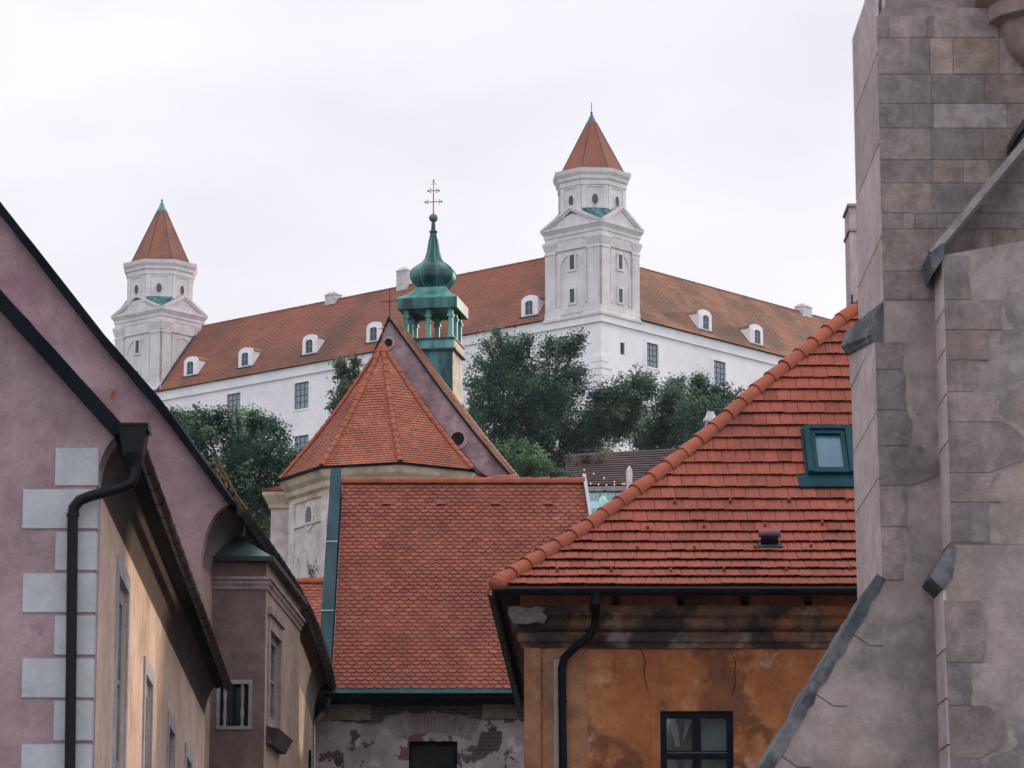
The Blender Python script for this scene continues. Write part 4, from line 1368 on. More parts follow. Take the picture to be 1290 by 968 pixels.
mb.build('onion_dome', M['dome_copper'], turret)
mb = MB()
for j in range(8):
    a = tph + j * math.pi / 4
    mb.tube([(TC.x + r * 1.01 * math.cos(a), TC.y + r * 1.01 * math.sin(a), z) for r, z in on[4:16]], .018, 5)
mb.build('dome_rib', M['verdigris_light'], turret)
mb = MB()
mb.ball((TC.x, TC.y, zT(275)), .18, 14)
mb.lathe([(.19, zT(275) - .02), (.19, zT(275) + .02)], (TC.x, TC.y), 14)
mb.build('finial_ball', M['slate_copper'], turret)
mb = MB()
cz = lambda py: Vector((TC.x, TC.y, zT(py)))
mb.tube([cz(270), cz(226)], [.035, .02], 6)
for py, hl in ((254.5, .33), (240.5, .22)):
    c = cz(py)
    mb.tube([c - tang * hl, c + tang * hl], .02, 6)
    for s in (-1, 1):
        e = c + tang * hl * s
        mb.ball(e, .045, 6)
        mb.ball(e - tang * s * .09 + UP * .07, .03, 6)
        mb.ball(e - tang * s * .09 - UP * .07, .03, 6)
mb.ball(cz(228), .04, 6, 1.8)
mb.ball(cz(232) + tang * .07, .028, 6)
mb.ball(cz(232) - tang * .07, .028, 6)
mb.build('turret_cross', M['gilt_grey'], turret)

# ================================================================== DARK-ROOFED TAVERN ON THE SLOPE
YT = 170.0
tv_z = terrain(6, YT) - 2
tav = thing('tavern', 'low building with a long dark brown roof on the castle slope', 'house', (atY(800, 620, YT).x, YT, tv_z))
xa, xb = atY(712, 600, YT).x, atY(1010, 600, YT).x
ze_, zr_ = zAt(613, YT), None
yr_ = YT + 3.0
pL, pR = atY(712, 573, yr_), atY(1010, 556, yr_)
mb = MB()
eL, eR = Vector((xa, YT - .3, ze_)), Vector((xb, YT - .3, ze_ + .15))
n = 15
for i in range(n):
    A0, B0, A1, B1 = eL.lerp(pL, i / n), eR.lerp(pR, i / n), eL.lerp(pL, (i + 1) / n), eR.lerp(pR, (i + 1) / n)
    Rv = (B0 - A0).normalized()
    S = (A1 - A0)
    Ls = S.length
    S.normalize()
    N = Rv.cross(S).normalized()
    tile_row(mb, A0, Rv, S, N, .3, Ls, 0, (B0 - A0).length, 0, (B1 - A1).length, (i % 2) * .15, .02)
mb.build('roof', M['dark_roof'], tav, recalc=False)
mb = MB()
mb.hexa([eL + Vector((0, .02, -.06)), eR + Vector((0, .02, -.06)), eR + Vector((0, .02, -.3)), eL + Vector((0, .02, -.3)), eL + Vector((0, .3, -.06)), eR + Vector((0, .3, -.06)), eR + Vector((0, .3, -.3)), eL + Vector((0, .3, -.3))])
mb.build('fascia', M['grey_beam'], tav)
mb = MB()
mb.box(xa + .3, xb - .3, YT + .6, YT + 6, tv_z, ze_ - .02)
mb.build('wall', M['dark_roof'], tav)
mb = MB()
mb.poly([pL, pR, pR + Vector((0, 3.2, -2)), pL + Vector((0, 3.2, -2))])
mb.build('rear_roof', M['dark_roof'], tav)
ch = atY(895, 540, YT + 1.2)
mb = MB()
zc_ = lambda py: zAt(py, YT + 1.2)
mb.box(ch.x - .27, ch.x + .27, ch.y - .27, ch.y + .27, zc_(580), zc_(530))
mb.box(ch.x - .36, ch.x + .36, ch.y - .36, ch.y + .36, zc_(532), zc_(528.5))
mb.hexa([(ch.x - .3, ch.y - .3, zc_(528.5)), (ch.x + .3, ch.y - .3, zc_(528.5)), (ch.x + .3, ch.y + .3, zc_(528.5)), (ch.x - .3, ch.y + .3, zc_(528.5)),
         (ch.x - .16, ch.y - .16, zc_(519)), (ch.x + .16, ch.y - .16, zc_(519)), (ch.x + .16, ch.y + .16, zc_(519)), (ch.x - .16, ch.y + .16, zc_(519))])
mb.build('chimney', M['chimney'], tav)
# terrace in front of it
zt_ = zAt(645.5, YT - 4)
ter = thing('terrace_wall', 'grey rubble retaining wall below the glass balustrade', 'wall', (atY(765, 650, YT - 4).x, YT - 4, tv_z - 2))
mb = MB()
x0, x1 = atY(715, 650, YT - 4).x, atY(840, 650, YT - 4).x
mb.box(x0, x1, YT - 4, YT + .5, tv_z - 2, zt_)
mb.build('stonework', M['rubble'], ter)
bal = thing('glass_balustrade', 'teal tinted glass balustrade along the tavern terrace', 'balustrade', (atY(765, 645, YT - 4).x, YT - 3.8, zt_))
xs_ = [atY(p, 640, YT - 3.9).x for p in (716, 736, 756, 776, 797, 818)]
zt2 = zAt(621, YT - 4)
for a, b in zip(xs_, xs_[1:]):
    mb = MB()
    mb.box(a + .02, b - .02, YT - 3.88, YT - 3.86, zt_ + .01, zt2)
    mb.build('glass_panel', M['balustrade'], bal)
mb = MB()
mb.tube([(xs_[0], YT - 3.87, zt2 + .012), (xs_[-1], YT - 3.87, zt2 + .012)], .02, 6)
mb.build('handrail', M['verdigris_light'], bal)
par = thing('parasol', 'closed white canvas parasol standing on the tavern terrace', 'parasol', (atY(793, 640, YT - 2.5).x, YT - 2.5, zt_))
mb = MB()
pz = lambda py: zAt(py, YT - 2.5)
cx_ = par.location.x
wob = lambda r: r
mb.lathe([(.1, pz(640)), (.15, pz(632)), (.165, pz(618)), (.15, pz(606)), (.17, pz(598)), (.15, pz(596.5)), (.17, pz(595)), (.12, pz(591)), (.05, pz(588.5)), (.02, pz(587))], (cx_, YT - 2.5), 12)
mb.build('canopy', M['parasol'], par)
mb = MB()
mb.tube([(cx_, YT - 2.5, zt_), (cx_, YT - 2.5, pz(588))], .03, 6)
mb.build('pole', M['pale_metal'], par)
sl = thing('string_lights', 'strings of small warm bulbs hung in front of the dark roof', 'lights', (atY(770, 610, YT - 2).x, YT - 2, zAt(612, YT - 2)))
bul = [(744, 609.5), (754, 610.5), (764, 611.5), (774, 611), (784.5, 609.8), (786.8, 609.8), (799, 611.5), (811, 610)]
bul2 = [(736, 592), (748, 597), (761, 602.5), (774, 607), (784.5, 610)]
for lst, dy in ((bul, -1.0), (bul2, -.8)):
    P = [atY(x, y, YT + dy) for x, y in lst]
    mb = MB()
    mb.tube([p + UP * .06 for p in P], .008, 4)
    mb.build('cable', M['black_metal'], sl)
    for p in P:
        b = MB()
        b.ball(p, .03, 8, 1.5)
        b.build('bulb', M['bulb'], sl)
# the guest at the white table behind the glass
def person(px, py, Y, zf, label):
    base = atY(px, py, Y)
    x = base.x
    root = thing('person', label, 'person', (x, Y, zf))
    bm = bmesh.new()
    J = {'pelvis': (0, 0, .52), 'waist': (.03, 0, .7), 'chest': (.1, 0, .93), 'neck': (.15, 0, 1.08), 'head0': (.18, 0, 1.15), 'head1': (.2, 0, 1.25), 'head2': (.2, 0, 1.33),
         'shl': (.09, .18, 1.0), 'ell': (.2, .24, .78), 'wrl': (.42, .16, .78), 'hal': (.5, .15, .79), 'shr': (.09, -.18, 1.0), 'elr': (.2, -.24, .78), 'wrr': (.42, -.16, .78), 'har': (.5, -.15, .79),
         'hil': (.05, .1, .5), 'knl': (.46, .12, .5), 'anl': (.44, .12, .09), 'tol': (.58, .12, .04), 'hir': (.05, -.1, .5), 'knr': (.46, -.12, .5), 'anr': (.44, -.12, .09), 'tor': (.58, -.12, .04)}
    Rr = {'pelvis': .15, 'waist': .135, 'chest': .16, 'neck': .06, 'head0': .075, 'head1': .095, 'head2': .08, 'shl': .075, 'shr': .075, 'ell': .05, 'elr': .05, 'wrl': .036, 'wrr': .036, 'hal': .04, 'har': .04,
          'hil': .1, 'hir': .1, 'knl': .07, 'knr': .07, 'anl': .045, 'anr': .045, 'tol': .04, 'tor': .04}
    E = [('pelvis', 'waist'), ('waist', 'chest'), ('chest', 'neck'), ('neck', 'head0'), ('head0', 'head1'), ('head1', 'head2'), ('chest', 'shl'), ('shl', 'ell'), ('ell', 'wrl'), ('wrl', 'hal'), ('chest', 'shr'), ('shr', 'elr'),
         ('elr', 'wrr'), ('wrr', 'har'), ('pelvis', 'hil'), ('hil', 'knl'), ('knl', 'anl'), ('anl', 'tol'), ('pelvis', 'hir'), ('hir', 'knr'), ('knr', 'anr'), ('anr', 'tor')]
    lay = bm.verts.layers.skin.verify()
    vs = {k: bm.verts.new(v) for k, v in J.items()}
    for a, b in E:
        bm.edges.new((vs[a], vs[b]))
    for k, v in vs.items():
        v[lay].radius = (Rr[k], Rr[k])
        v[lay].use_root = (k == 'pelvis')
    me = bpy.data.meshes.new('body')
    bm.to_mesh(me)
    bm.free()
    me.materials.append(M['skin'])
    o = bpy.data.objects.new('body', me)
    COL.objects.link(o)
    o.parent = root
    o.modifiers.new('skin', 'SKIN')
    sb = o.modifiers.new('sub', 'SUBSURF')
    sb.levels = sb.render_levels = 1
    s = MB()
    off = Vector((x, Y, zf))
    P = lambda q: off + Vector(q)
    s.tube([P((.0, 0, .5)), P((.03, 0, .7)), P((.1, 0, .93)), P((.13, 0, 1.04)), P((.15, 0, 1.09))], [.175, .165, .195, .15, .075], 12)
    for sg in (-1, 1):
        s.tube([P((.09, sg * .15, 1.0)), P((.13, sg * .22, .9)), P((.2, sg * .245, .78)), P((.33, sg * .19, .785))], [.095, .08, .068, .055], 10)
    s.build('shirt', M['shirt'], root)
    h = MB()
    h.ball(P((.17, 0, 1.31)), .115, 12, .95)
    h.build('hair', M['hair'], root)
    return root
person(757.5, 640, YT - 2.2, zt_, 'person in a white shirt sitting at the white table behind the glass balustrade')
tb = thing('dining_table', 'table under a white cloth behind the teal glass balustrade', 'table', (atY(748, 640, YT - 2.4).x, YT - 2.2, zt_))
tx = tb.location.x
mb = MB()
mb.box(tx - .42, tx + .3, YT - 2.7, YT - 1.9, zt_ + .42, zt_ + .76)
mb.build('tablecloth', M['cloth'], tb)
for sx in (-.34, .22):
    for sy in (-2.62, -1.98):
        mb = MB()
        mb.box(tx + sx - .02, tx + sx + .02, YT + sy - .02, YT + sy + .02, zt_, zt_ + .419)
        mb.build('leg', M['iron'], tb)

# ================================================================== THE HOUSE WITH THE SCALLOP-TILED ROOF
YC = 72.0
zce = zAt(868, YC - .5)
PC = R_(57)
Pe = Vector((0, YC - .5, zce))
Sc = Vector((0, math.cos(PC), math.sin(PC)))
Nc = Vector((0, -math.sin(PC), math.cos(PC)))
Rx = Vector((1, 0, 0))
def on_roof(px, py, lift=0):
    p = atP(px, py, Pe + Nc * lift, Nc)
    return p.x, (p - Pe).dot(Sc)
sch = thing('scallop_roofed_house', 'old house with a steep scallop-tiled roof above a ruined grey wall', 'house', (-.9, YC, 0))
xl0, _ = on_roof(418, 868)
xl1, LT = on_roof(432, 607)
xr1, _ = on_roof(734, 607)
xr0 = xr1 + .6
mb = MB()
e = .1055
ncs = int(round(LT / e))
e = LT / ncs
fl = lambda t: xl0 + (xl1 - xl0) * t
fr_ = lambda t: xr0 + (xr1 - xr0) * t
for i in range(ncs - 1):
    t0, t1 = i / ncs, (i + 1) / ncs
    Pr = Pe + Sc * (i * e)
    if i == ncs - 2:
        tile_row(mb, Pr, Rx, Sc, Nc, .193, e * 2, fl(t0), fr_(t0), fl(1), fr_(1), (i % 2) * .0965, .017, .03, gap=.006, jit=.004)
    else:
        tile_row(mb, Pr, Rx, Sc, Nc, .193, e * 1.5, fl(t0), fr_(t0), fl(t1), fr_(t1), (i % 2) * .0965 + rnd.uniform(-.006, .006), .017, .05, gap=.003, jit=.006)
mb.build('roof', M['scallop'], sch, recalc=False)
mb = MB()
mb.poly([Pe + Rx * xl0 - Nc * .01, Pe + Rx * xr0 - Nc * .01, Pe + Rx * xr1 + Sc * LT - Nc * .01, Pe + Rx * xl1 + Sc * LT - Nc * .01])
top = Pe + Sc * LT
mb.poly([Vector((xl1, top.y, top.z)), Vector((xr1, top.y, top.z)), Vector((xr0, top.y + 5, zce)), Vector((xl0, top.y + 5, zce))])
mb.build('rear_roof', M['scallop'], sch)
mb = MB()
barrel_run(mb, [Vector((xr1 + .05, top.y, top.z - .03)), Vector((xl1 - .05, top.y, top.z - .03))], .13, .42, tones=(.25, .7))
mb.build('ridge_tile', M['hip_tile'], sch)
for px in (487, 556, 624, 691):
    x, v = on_roof(px, 636, .03)
    P = Pe + Rx * x + Sc * v
    mb = MB()
    mb.hexa([P + Rx * a + Sc * b + Nc * c for c, pts in ((.015, 0), (.05, 1)) for a, b in ((-.1, 0), (.1, 0), (.08, .1), (-.08, .1))])
    mb.build('vent_tile', M['scallop'], sch)
    mb = MB()
    mb.hexa([P + Rx * a + Sc * b + Nc * c for c in (.015, .05) for a, b in ((-.085, -.012), (.085, -.012), (.085, .0), (-.085, .0))])
    mb.build('vent_slot', M['dark_void'], sch)
# metal-clad fire wall at the left verge
mb = MB()
a0, a1 = xl0 - .04, xl1 - .03
w0, w1 = .27, .24
def vq(x, s, n):
    return Pe + Rx * x + Sc * s + Nc * n
mb.hexa([vq(a0 - w0, -.2, -.4), vq(a0, -.2, -.4), vq(a1, LT + .1, -.4), vq(a1 - w1, LT + .1, -.4), vq(a0 - w0, -.2, .2), vq(a0, -.2, .2), vq(a1, LT + .22, .2), vq(a1 - w1, LT + .22, .2)])
mb.build('fire_wall_cladding', M['blue_metal'], sch)
mb = MB()
for s in [LT * k / 3 for k in range(1, 3)]:
    t = s / LT
    xx = a0 + (a1 - a0) * t
    mb.hexa([vq(xx - .27, s, .2), vq(xx + .004, s, .2), vq(xx + .004, s + .02, .2), vq(xx - .27, s + .02, .2), vq(xx - .27, s, .215), vq(xx + .004, s, .215), vq(xx + .004, s + .02, .215), vq(xx - .27, s + .02, .215)])
mb.build('cladding_seam', M['pale_metal'], sch)
mb = MB()
mb.hexa([vq(xr0, -.1, -.1), vq(xr0 + .07, -.1, -.1), vq(xr1 + .07, LT + .05, -.1), vq(xr1, LT + .05, -.1), vq(xr0, -.1, .1), vq(xr0 + .07, -.1, .1), vq(xr1 + .07, LT + .15, .1), vq(xr1, LT + .15, .1)])
mb.build('verge_flashing', M['pale_metal'], sch)
# wall with its window
FC = Frame((0, YC, 0), (1, 0, 0))
xw0 = atY(397, 920, YC).x
wh = rect_px(FC, 515, 576, 934, 990)
wh = (wh[0], wh[1], wh[3] - 1.6, wh[3])
mb = MB()
mb.wall(FC, xw0, 4.5, 0, zce - .05, [wh], .35)
mb.poly([FC.pt(xw0, 0), FC.pt(xw0, zce - .05), FC.pt(xw0, zce - .05, -7), FC.pt(xw0, 0, -7)])
mb.build('wall', M['ruin'], sch, recalc=False)
window(sch, FC, wh[0], wh[1], wh[2], wh[3], -.1, .07, 1, 1, 'dark_void', 'frame_dark')
mb = MB()
for k in range(-12, 13):
    a = k / 12 * .42
    c = (wh[0] + wh[1]) / 2
    r0, r1, zc = 1.9, 2.32, wh[3] - 1.72
    if abs(k) < 1:
        r1 += .04
    w = .038
    q = []
    for r in (r0, r1):
        for s in (-1, 1):
            q.append((c + r * math.sin(a) + s * w * math.cos(a) * r / r0, zc + r * math.cos(a)))
    mb.hexa([FC.pt(*q[0], .0), FC.pt(*q[1], .0), FC.pt(*q[3], .0), FC.pt(*q[2], .0), FC.pt(*q[0], .006), FC.pt(*q[1], .006), FC.pt(*q[3], .006), FC.pt(*q[2], .006)], rnd.random())
mb.build('brick_arch', M['arch_brick'], sch)
# patches of surviving top plaster
for x0, x1, y0, y1 in ((402, 467, 884, 908), (607, 652, 883, 906)):
    a, b, c, d = rect_px(FC, x0, x1, y0, y1)
    mb = MB()
    n = 14
    up = [(a + (b - a) * i / n, d + rnd.uniform(-.06, .05)) for i in range(n + 1)]
    dn = [(a + (b - a) * i / n, c + rnd.uniform(-.02, .03)) for i in range(n + 1)]
    mb.prism([FC.pt(u, z, 0.0) for u, z in dn + up[::-1]], FC.N * .06)
    mb.build('plaster_patch', M['ruin_patch'], sch)
mb = MB()
gp = [Vector((xl0 - .15, YC - .6, zce - .105)), Vector((6.5, YC - .6, zce - .105))]
half_gutter(mb, gp, .085)
mb.build('gutter', M['black_metal'], sch)
mb = MB()
mb.hexa([Vector((xl0, YC - .5, zce - .1)), Vector((xr0, YC - .5, zce - .1)), Vector((xr0, YC - .5, zce + .03)), Vector((xl0, YC - .5, zce + .03)),
         Vector((xl0, YC - .49, zce - .1)), Vector((xr0, YC - .49, zce - .1)), Vector((xr0, YC - .49, zce + .03)), Vector((xl0, YC - .49, zce + .03))])
mb.build('eave_flashing', M['eave_teal'], sch)
mb = MB()
mb.hexa([Vector((xw0, YC - .5, zce - .16)), Vector((4.5, YC - .5, zce - .16)), Vector((4.5, YC, zce - .3)), Vector((xw0, YC, zce - .3)),
         Vector((xw0, YC - .5, zce - .11)), Vector((4.5, YC - .5, zce - .11)), Vector((4.5, YC, zce - .06)), Vector((xw0, YC, zce - .06))])
mb.build('soffit', M['dark_void'], sch)
mb = MB()
pp = [atY(414, 880, YC - .6), atY(412, 892, YC - .5)]
mb.tube([pp[0], pp[1], atY(410, 896, YC - .4)], .06, 10)
mb.build('gutter_outlet', M['blue_metal'], sch)
mb = MB()
mb.tube([atY(411, 894, YC - .4), atY(393, 913, YC - .15)], .055, 10)
mb.build('outlet_pipe', M['plank_pink'], sch)
mb = MB()
mb.tube([atY(393, 913, YC - .15), atY(390, 922, YC - .12), atY(389.5, 980, YC - .12), Vector((atY(389.5, 980, YC - .12).x, YC - .12, 0))], .05, 10)
mb.build('downpipe', M['black_metal'], sch)

# low tiled roof squeezed in behind the fire wall
lo = thing('low_tiled_shed', 'low red tiled shed roof squeezed between the church and the blue metal fire wall', 'shed', (-4.6, 84, 0))
YS = 84.0
zs1 = zAt(733, YS)
x0, x1 = atY(330, 740, YS).x, atY(408, 740, YS).x
S = Vector((0, math.cos(R_(50)), math.sin(R_(50))))
N = Vector((0, -math.sin(R_(50)), math.cos(R_(50))))
mb = MB()
Ptop = Vector((x0, YS, zs1))
for i in range(26):
    tile_row(mb, Ptop - S * (.115 * (i + 1)), Rx, S, N, .2, .17, 0, x1 - x0, 0, x1 - x0, (i % 2) * .1, .018, .055, gap=.004)
mb.build('roof', M['scallop'], lo, recalc=False)
mb = MB()
barrel_run(mb, [Vector((x1, YS, zs1 - .02)), Vector((x0, YS, zs1 - .02))], .12, .42)
mb.build('ridge_tile', M['hip_tile'], lo)
mb = MB()
mb.box(x0, x1, YS - 1.8, YS + 2, 0, zs1 - 2.5)
mb.poly([Vector((x0, YS, zs1)), Vector((x1, YS, zs1)), Vector((x1, YS + 2, zs1 - 2.4)), Vector((x0, YS + 2, zs1 - 2.4))])
mb.build('wall', M['church_wall'], lo)
wd = thing('weed', 'small weed growing on the ridge of the low tiled shed', 'plant', (atY(394, 732, YS).x, YS, zs1 + .08))
mb = MB()
for i in range(16):
    b = Vector((atY(394, 732, YS).x + rnd.uniform(-.1, .1), YS + rnd.uniform(-.05, .05), zs1 + .08))
    t = b + Vector((rnd.uniform(-.16, .16), rnd.uniform(-.1, .1), rnd.uniform(.15, .55)))
    mb.tube([b, b.lerp(t, .5) + Vector((0, 0, .04)), t], [.007, .006, .002], 4)
    for _ in range(4):
        c = b.lerp(t, rnd.uniform(.3, 1))
        a = Vector((rnd.gauss(0, 1), rnd.gauss(0, 1), rnd.gauss(.3, 1))).normalized() * .05
        k = a.cross(UP) * .4
        mb.poly([c, c + a + k, c + a * 2, c + a - k])
mb.build('stem', M['weed'], wd, recalc=False)

# ================================================================== THE ORANGE HOUSE
YO = 52.0
OV = .55
ye = YO - OV
zoe = zAt(739, ye)
oh = thing('orange_house', 'weathered orange house with a red hipped tile roof and sooty cornice', 'house', (atY(660, 900, YO).x, YO, 0))
# bell-cast profile of the roof: list of (y, z) along the slope
prof = [(ye, zoe)]
ds = .165
s = 0
while len(prof) < 80:
    t = min(1, s / 4.2)
    p = R_(30 + 18 * (t * t * (3 - 2 * t)))
    y, z = prof[-1]
    prof.append((y + ds * math.cos(p), z + ds * math.sin(p)))
    s += ds
def py_of(y, z):
    d = Vector((0, y, z - CAMZ))
    f = d.y * cP + d.z * sP
    u = -d.y * sP + d.z * cP
    return CY - FPX * u / f
def px_of(x, y, z):
    return CX + FPX * x / (y * cP + (z - CAMZ) * sP)
def x_of(px, y, z):
    return (px - CX) / FPX * (y * cP + (z - CAMZ) * sP)
HIP = [(740, 628), (729, 645), (670, 739), (628, 797), (578, 861), (535, 912), (499, 950), (446, 1016), (398, 1072), (380, 1092), (300, 1180)]
def hip_px(py):
    for (a, xa_), (b, xb_) in zip(HIP, HIP[1:]):
        if py >= b:
            return xa_ + (xb_ - xa_) * (a - py) / (a - b)
    return HIP[-1][1]
tops = [i for i, (y, z) in enumerate(prof) if py_of(y, z) >= 383]
ntop = tops[-1] // 2 * 2
hip_pts = []
for i in range(0, ntop + 1):
    y, z = prof[i]
    hip_pts.append(Vector((x_of(hip_px(py_of(y, z)), y, z), y, z)))
XR = 15.0
mb = MB()
under = MB()
for i in range(0, ntop, 2):
    A, Bm, B = prof[i], prof[i + 1], prof[i + 2]
    P = Vector((0, A[0], A[1]))
    S = Vector((0, B[0] - A[0], B[1] - A[1]))
    Ls = S.length
    S.normalize()
    N = Vector((0, -S.z, S.y))
    r = i // 2
    tile_row(mb, P, Rx, S, N, .226, Ls * 1.1, hip_pts[i].x, XR if r % 1 == 0 else XR, hip_pts[i + 2].x, XR, r * .113 + rnd.uniform(-.02, .02), .032, 0, gap=.007, jit=.006, lobes=2, tones=(.35, .65))
    under.poly([Vector((hip_pts[i].x, A[0], A[1] - .02)), Vector((XR, A[0], A[1] - .02)), Vector((XR, B[0], B[1] - .02)), Vector((hip_pts[i + 2].x, B[0], B[1] - .02))])
mb.smooth = False
mb.build('roof', M['interlock'], oh, recalc=False)
# left slope and rear slope
eaveL = [atZ(622, 742, zoe), atZ(660, 902, zoe)]
dl = (eaveL[1] - eaveL[0]).normalized()
for i in range(0, ntop, 2):
    a, b = hip_pts[i], hip_pts[i + 2]
    under.poly([a, b, b + dl * 14, a + dl * 14])
t0 = hip_pts[ntop]
under.poly([t0, Vector((XR, t0.y, t0.z)), Vector((XR, t0.y + 9, zoe)), Vector((t0.x, t0.y + 9, zoe))])
under.build('roof_underlay', M['dark_roof'], oh, recalc=False)
mb = MB()
barrel_run(mb, [p + Vector((-.02, .02, .05)) for p in hip_pts[::3]] + [hip_pts[ntop] + Vector((0, 0, .05))], .135, .43, arc=230, lap=.05, tones=(.35, .75))
mb.build('hip_tile', M['hip_tile'], oh)
mb = MB()
mb.lathe([(.02, 0), (.1, .03), (.14, .09), (.15, .16)], (0, 0), 12)
ctr = hip_pts[0] + Vector((-.04, -.02, .03))
mb2 = MB()
dd = (hip_pts[6] - hip_pts[0]).normalized()
mb2.tube([ctr - dd * .1, ctr - dd * .04, ctr + dd * .12], [.06, .13, .14], 14)
mb2.build('hip_starter', M['hip_tile'], oh)
mb = MB()
barrel_run(mb, [t0 + UP * .04, Vector((XR, t0.y, t0.z + .04))], .135, .43)
mb.build('ridge_tile', M['hip_tile'], oh)
# snow stops
def on_oroof(px, py, lift=.05):
    # march up the profile to the pixel's row
    for i in range(len(prof) - 1):
        a, b = py_of(*prof[i]), py_of(*prof[i + 1])
        if b <= py <= a:
            t = (a - py) / (a - b)
            y, z = prof[i][0] + (prof[i + 1][0] - prof[i][0]) * t, prof[i][1] + (prof[i + 1][1] - prof[i][1]) * t
            S = Vector((0, prof[i + 1][0] - prof[i][0], prof[i + 1][1] - prof[i][1])).normalized()
            N = Vector((0, -S.z, S.y))
            return Vector((x_of(px, y, z), y, z)) + N * lift, S, N
stops = [(702, 719), (770, 719), (845, 720), (912, 718), (991, 717), (1072, 716), (803, 691), (875, 691), (951, 690), (1022, 688), (816, 665), (887, 664), (964, 662), (1036, 660), (850, 633), (920, 632), (994, 631), (1068, 630)]
for px, py in stops:
    p, S, N = on_oroof(px, py + 5)
    mb = MB()
    w, h, d = .024, .08, .05
    mb.hexa([p + Rx * a + S * b + N * c for c, k in ((-.01, 1.0), (.055, .6)) for a, b in ((-w * k, 0), (w * k, 0), (w * k, h * k), (-w * k, h * k))])
    mb.build('snow_stop', M['interlock'], oh)
# skylight
pB, S, N = on_oroof(1043, 603, .0)
pT, _, _ = on_oroof(1043, 545, .0)
Lh = (pT - pB).length
S = (pT - pB)
S.x = 0
S.normalize()
N = Vector((0, -S.z, S.y))
xl, xr = x_of(1018, pB.y, pB.z), x_of(1078, pB.y, pB.z)
O = Vector((xl, pB.y, pB.z))
W_ = xr - xl
def sk(a, b, c):
    return O + Rx * a + S * b + N * c
def skbox(mb, a0, a1, b0, b1, c0, c1):
    mb.hexa([sk(a0, b0, c0), sk(a1, b0, c0), sk(a1, b1, c0), sk(a0, b1, c0), sk(a0, b0, c1), sk(a1, b0, c1), sk(a1, b1, c1), sk(a0, b1, c1)])
mb = MB()
t = .095
skbox(mb, 0, t, 0, Lh, 0, .16)
skbox(mb, W_ - t, W_, 0, Lh, 0, .16)
skbox(mb, t, W_ - t, Lh - t, Lh, 0, .165)
skbox(mb, t, W_ - t, 0, t * .9, 0, .14)
skl = mb.build('skylight', M['teal_frame'], oh)
mb = MB()
t2 = .175
skbox(mb, t + .01, t2, t, Lh - t - .01, .03, .125)
skbox(mb, W_ - t2, W_ - t - .01, t, Lh - t - .01, .03, .125)
skbox(mb, t2, W_ - t2, Lh - t2 - .02, Lh - t - .01, .03, .13)
skbox(mb, t2, W_ - t2, t, t2 - .02, .03, .12)
mb.build('sash', M['teal_frame'], skl)
mb = MB()
skbox(mb, t2 - .01, W_ - t2 + .01, t2 - .03, Lh - t2, .04, .075)
mb.build('pane', M['skylight_glass'], skl)
mb = MB()
skbox(mb, -.17, W_ + .17, -.3, 0.0, .045, .075)
skbox(mb, -.04, 0, 0, Lh + .03, .03, .07)
skbox(mb, W_, W_ + .04, 0, Lh + .03, .03, .07)
mb.build('apron_flashing', M['teal_frame'], skl)
# roof vent
p, S, N = on_oroof(969.5, 691, .03)
mb = MB()
mb.tube([p + Rx * -.17 + S * .12 + N * .17, p + Rx * .17 + S * .12 + N * .17], .06, 14)
vent = mb.build('roof_vent', M['vent_purple'], oh)
mb = MB()
mb.hexa([p + Rx * a + S * b + N * c for c in (.0, .15) for a, b in ((-.13, .0), (.13, .0), (.13, .2), (-.13, .2))])
mb.build('vent_neck', M['black_metal'], vent)
mb = MB()
mb.hexa([p + Rx * a + S * b + N * c for c in (.012, .035) for a, b in ((-.2, -.07), (.2, -.07), (.17, .1), (-.17, .1))])
mb.build('vent_apron', M['blue_metal'], vent)
# gutters
mb = MB()
c0 = Vector((eaveL[0].x, ye - .1, zoe - .07))
half_gutter(mb, [c0 + Vector((-.02, 0, 0)), Vector((XR, ye - .1, zoe - .07))], .085)
mb.build('gutter', M['black_metal'], oh)
mb = MB()
sideg = [c0 + Vector((-.02, .0, -.003)), c0 + dl * 19.5 + Vector((-.02, 0, -.003))]
half_gutter(mb, sideg[::-1], .085)
for q, d in along(sideg, .75, .4):
    mb.tube([q + d.cross(UP) * (.088 * math.cos(R_(180 + 20 * k))) + UP * (.088 * math.sin(R_(180 + 20 * k))) for k in range(10)], .004, 4)
mb.build('side_gutter', M['black_metal'], oh)
mb = MB()
for x in [c0.x + .5 + k * .78 for k in range(18)]:
    mb.tube([Vector((x, ye - .1 + .095 * math.cos(R_(180 + 20 * k)), zoe - .07 + .095 * math.sin(R_(180 + 20 * k)))) for k in range(10)], .01, 4)
mb.build('gutter_bracket', M['black_metal'], oh)
# soffit with terracotta panels; near-black rafter ends stand in for the shaded gaps between them
cxo = atY(660, 850, YO).x
zs0, zs1 = zAt(765, YO), zoe - .06
mb = MB()
mb.hexa([(c0.x + .05, ye, zoe - .03), (XR, ye, zoe - .03), (XR, YO + .3, zoe - .03), (c0.x + .05, YO + .3, zoe - .03), (c0.x + .05, ye, zoe + .0), (XR, ye, zoe + .0), (XR, YO + .3, zoe + .0), (c0.x + .05, YO + .3, zoe + .0)])
sb0 = [Vector((c0.x + .06, ye + .3, zoe - .03)), Vector((cxo + .02, ye + .3, zoe - .03))]
mb.hexa([sb0[0], sb0[1], sb0[1] + dl * 18, sb0[0] + dl * 18, sb0[0] + UP * .028, sb0[1] + UP * .028, sb0[1] + dl * 18 + UP * .028, sb0[0] + dl * 18 + UP * .028])
mb.build('soffit', M['dark_roof'], oh)
mb = MB()
pxs = [650, 776, 858, 938, 1018, 1100]
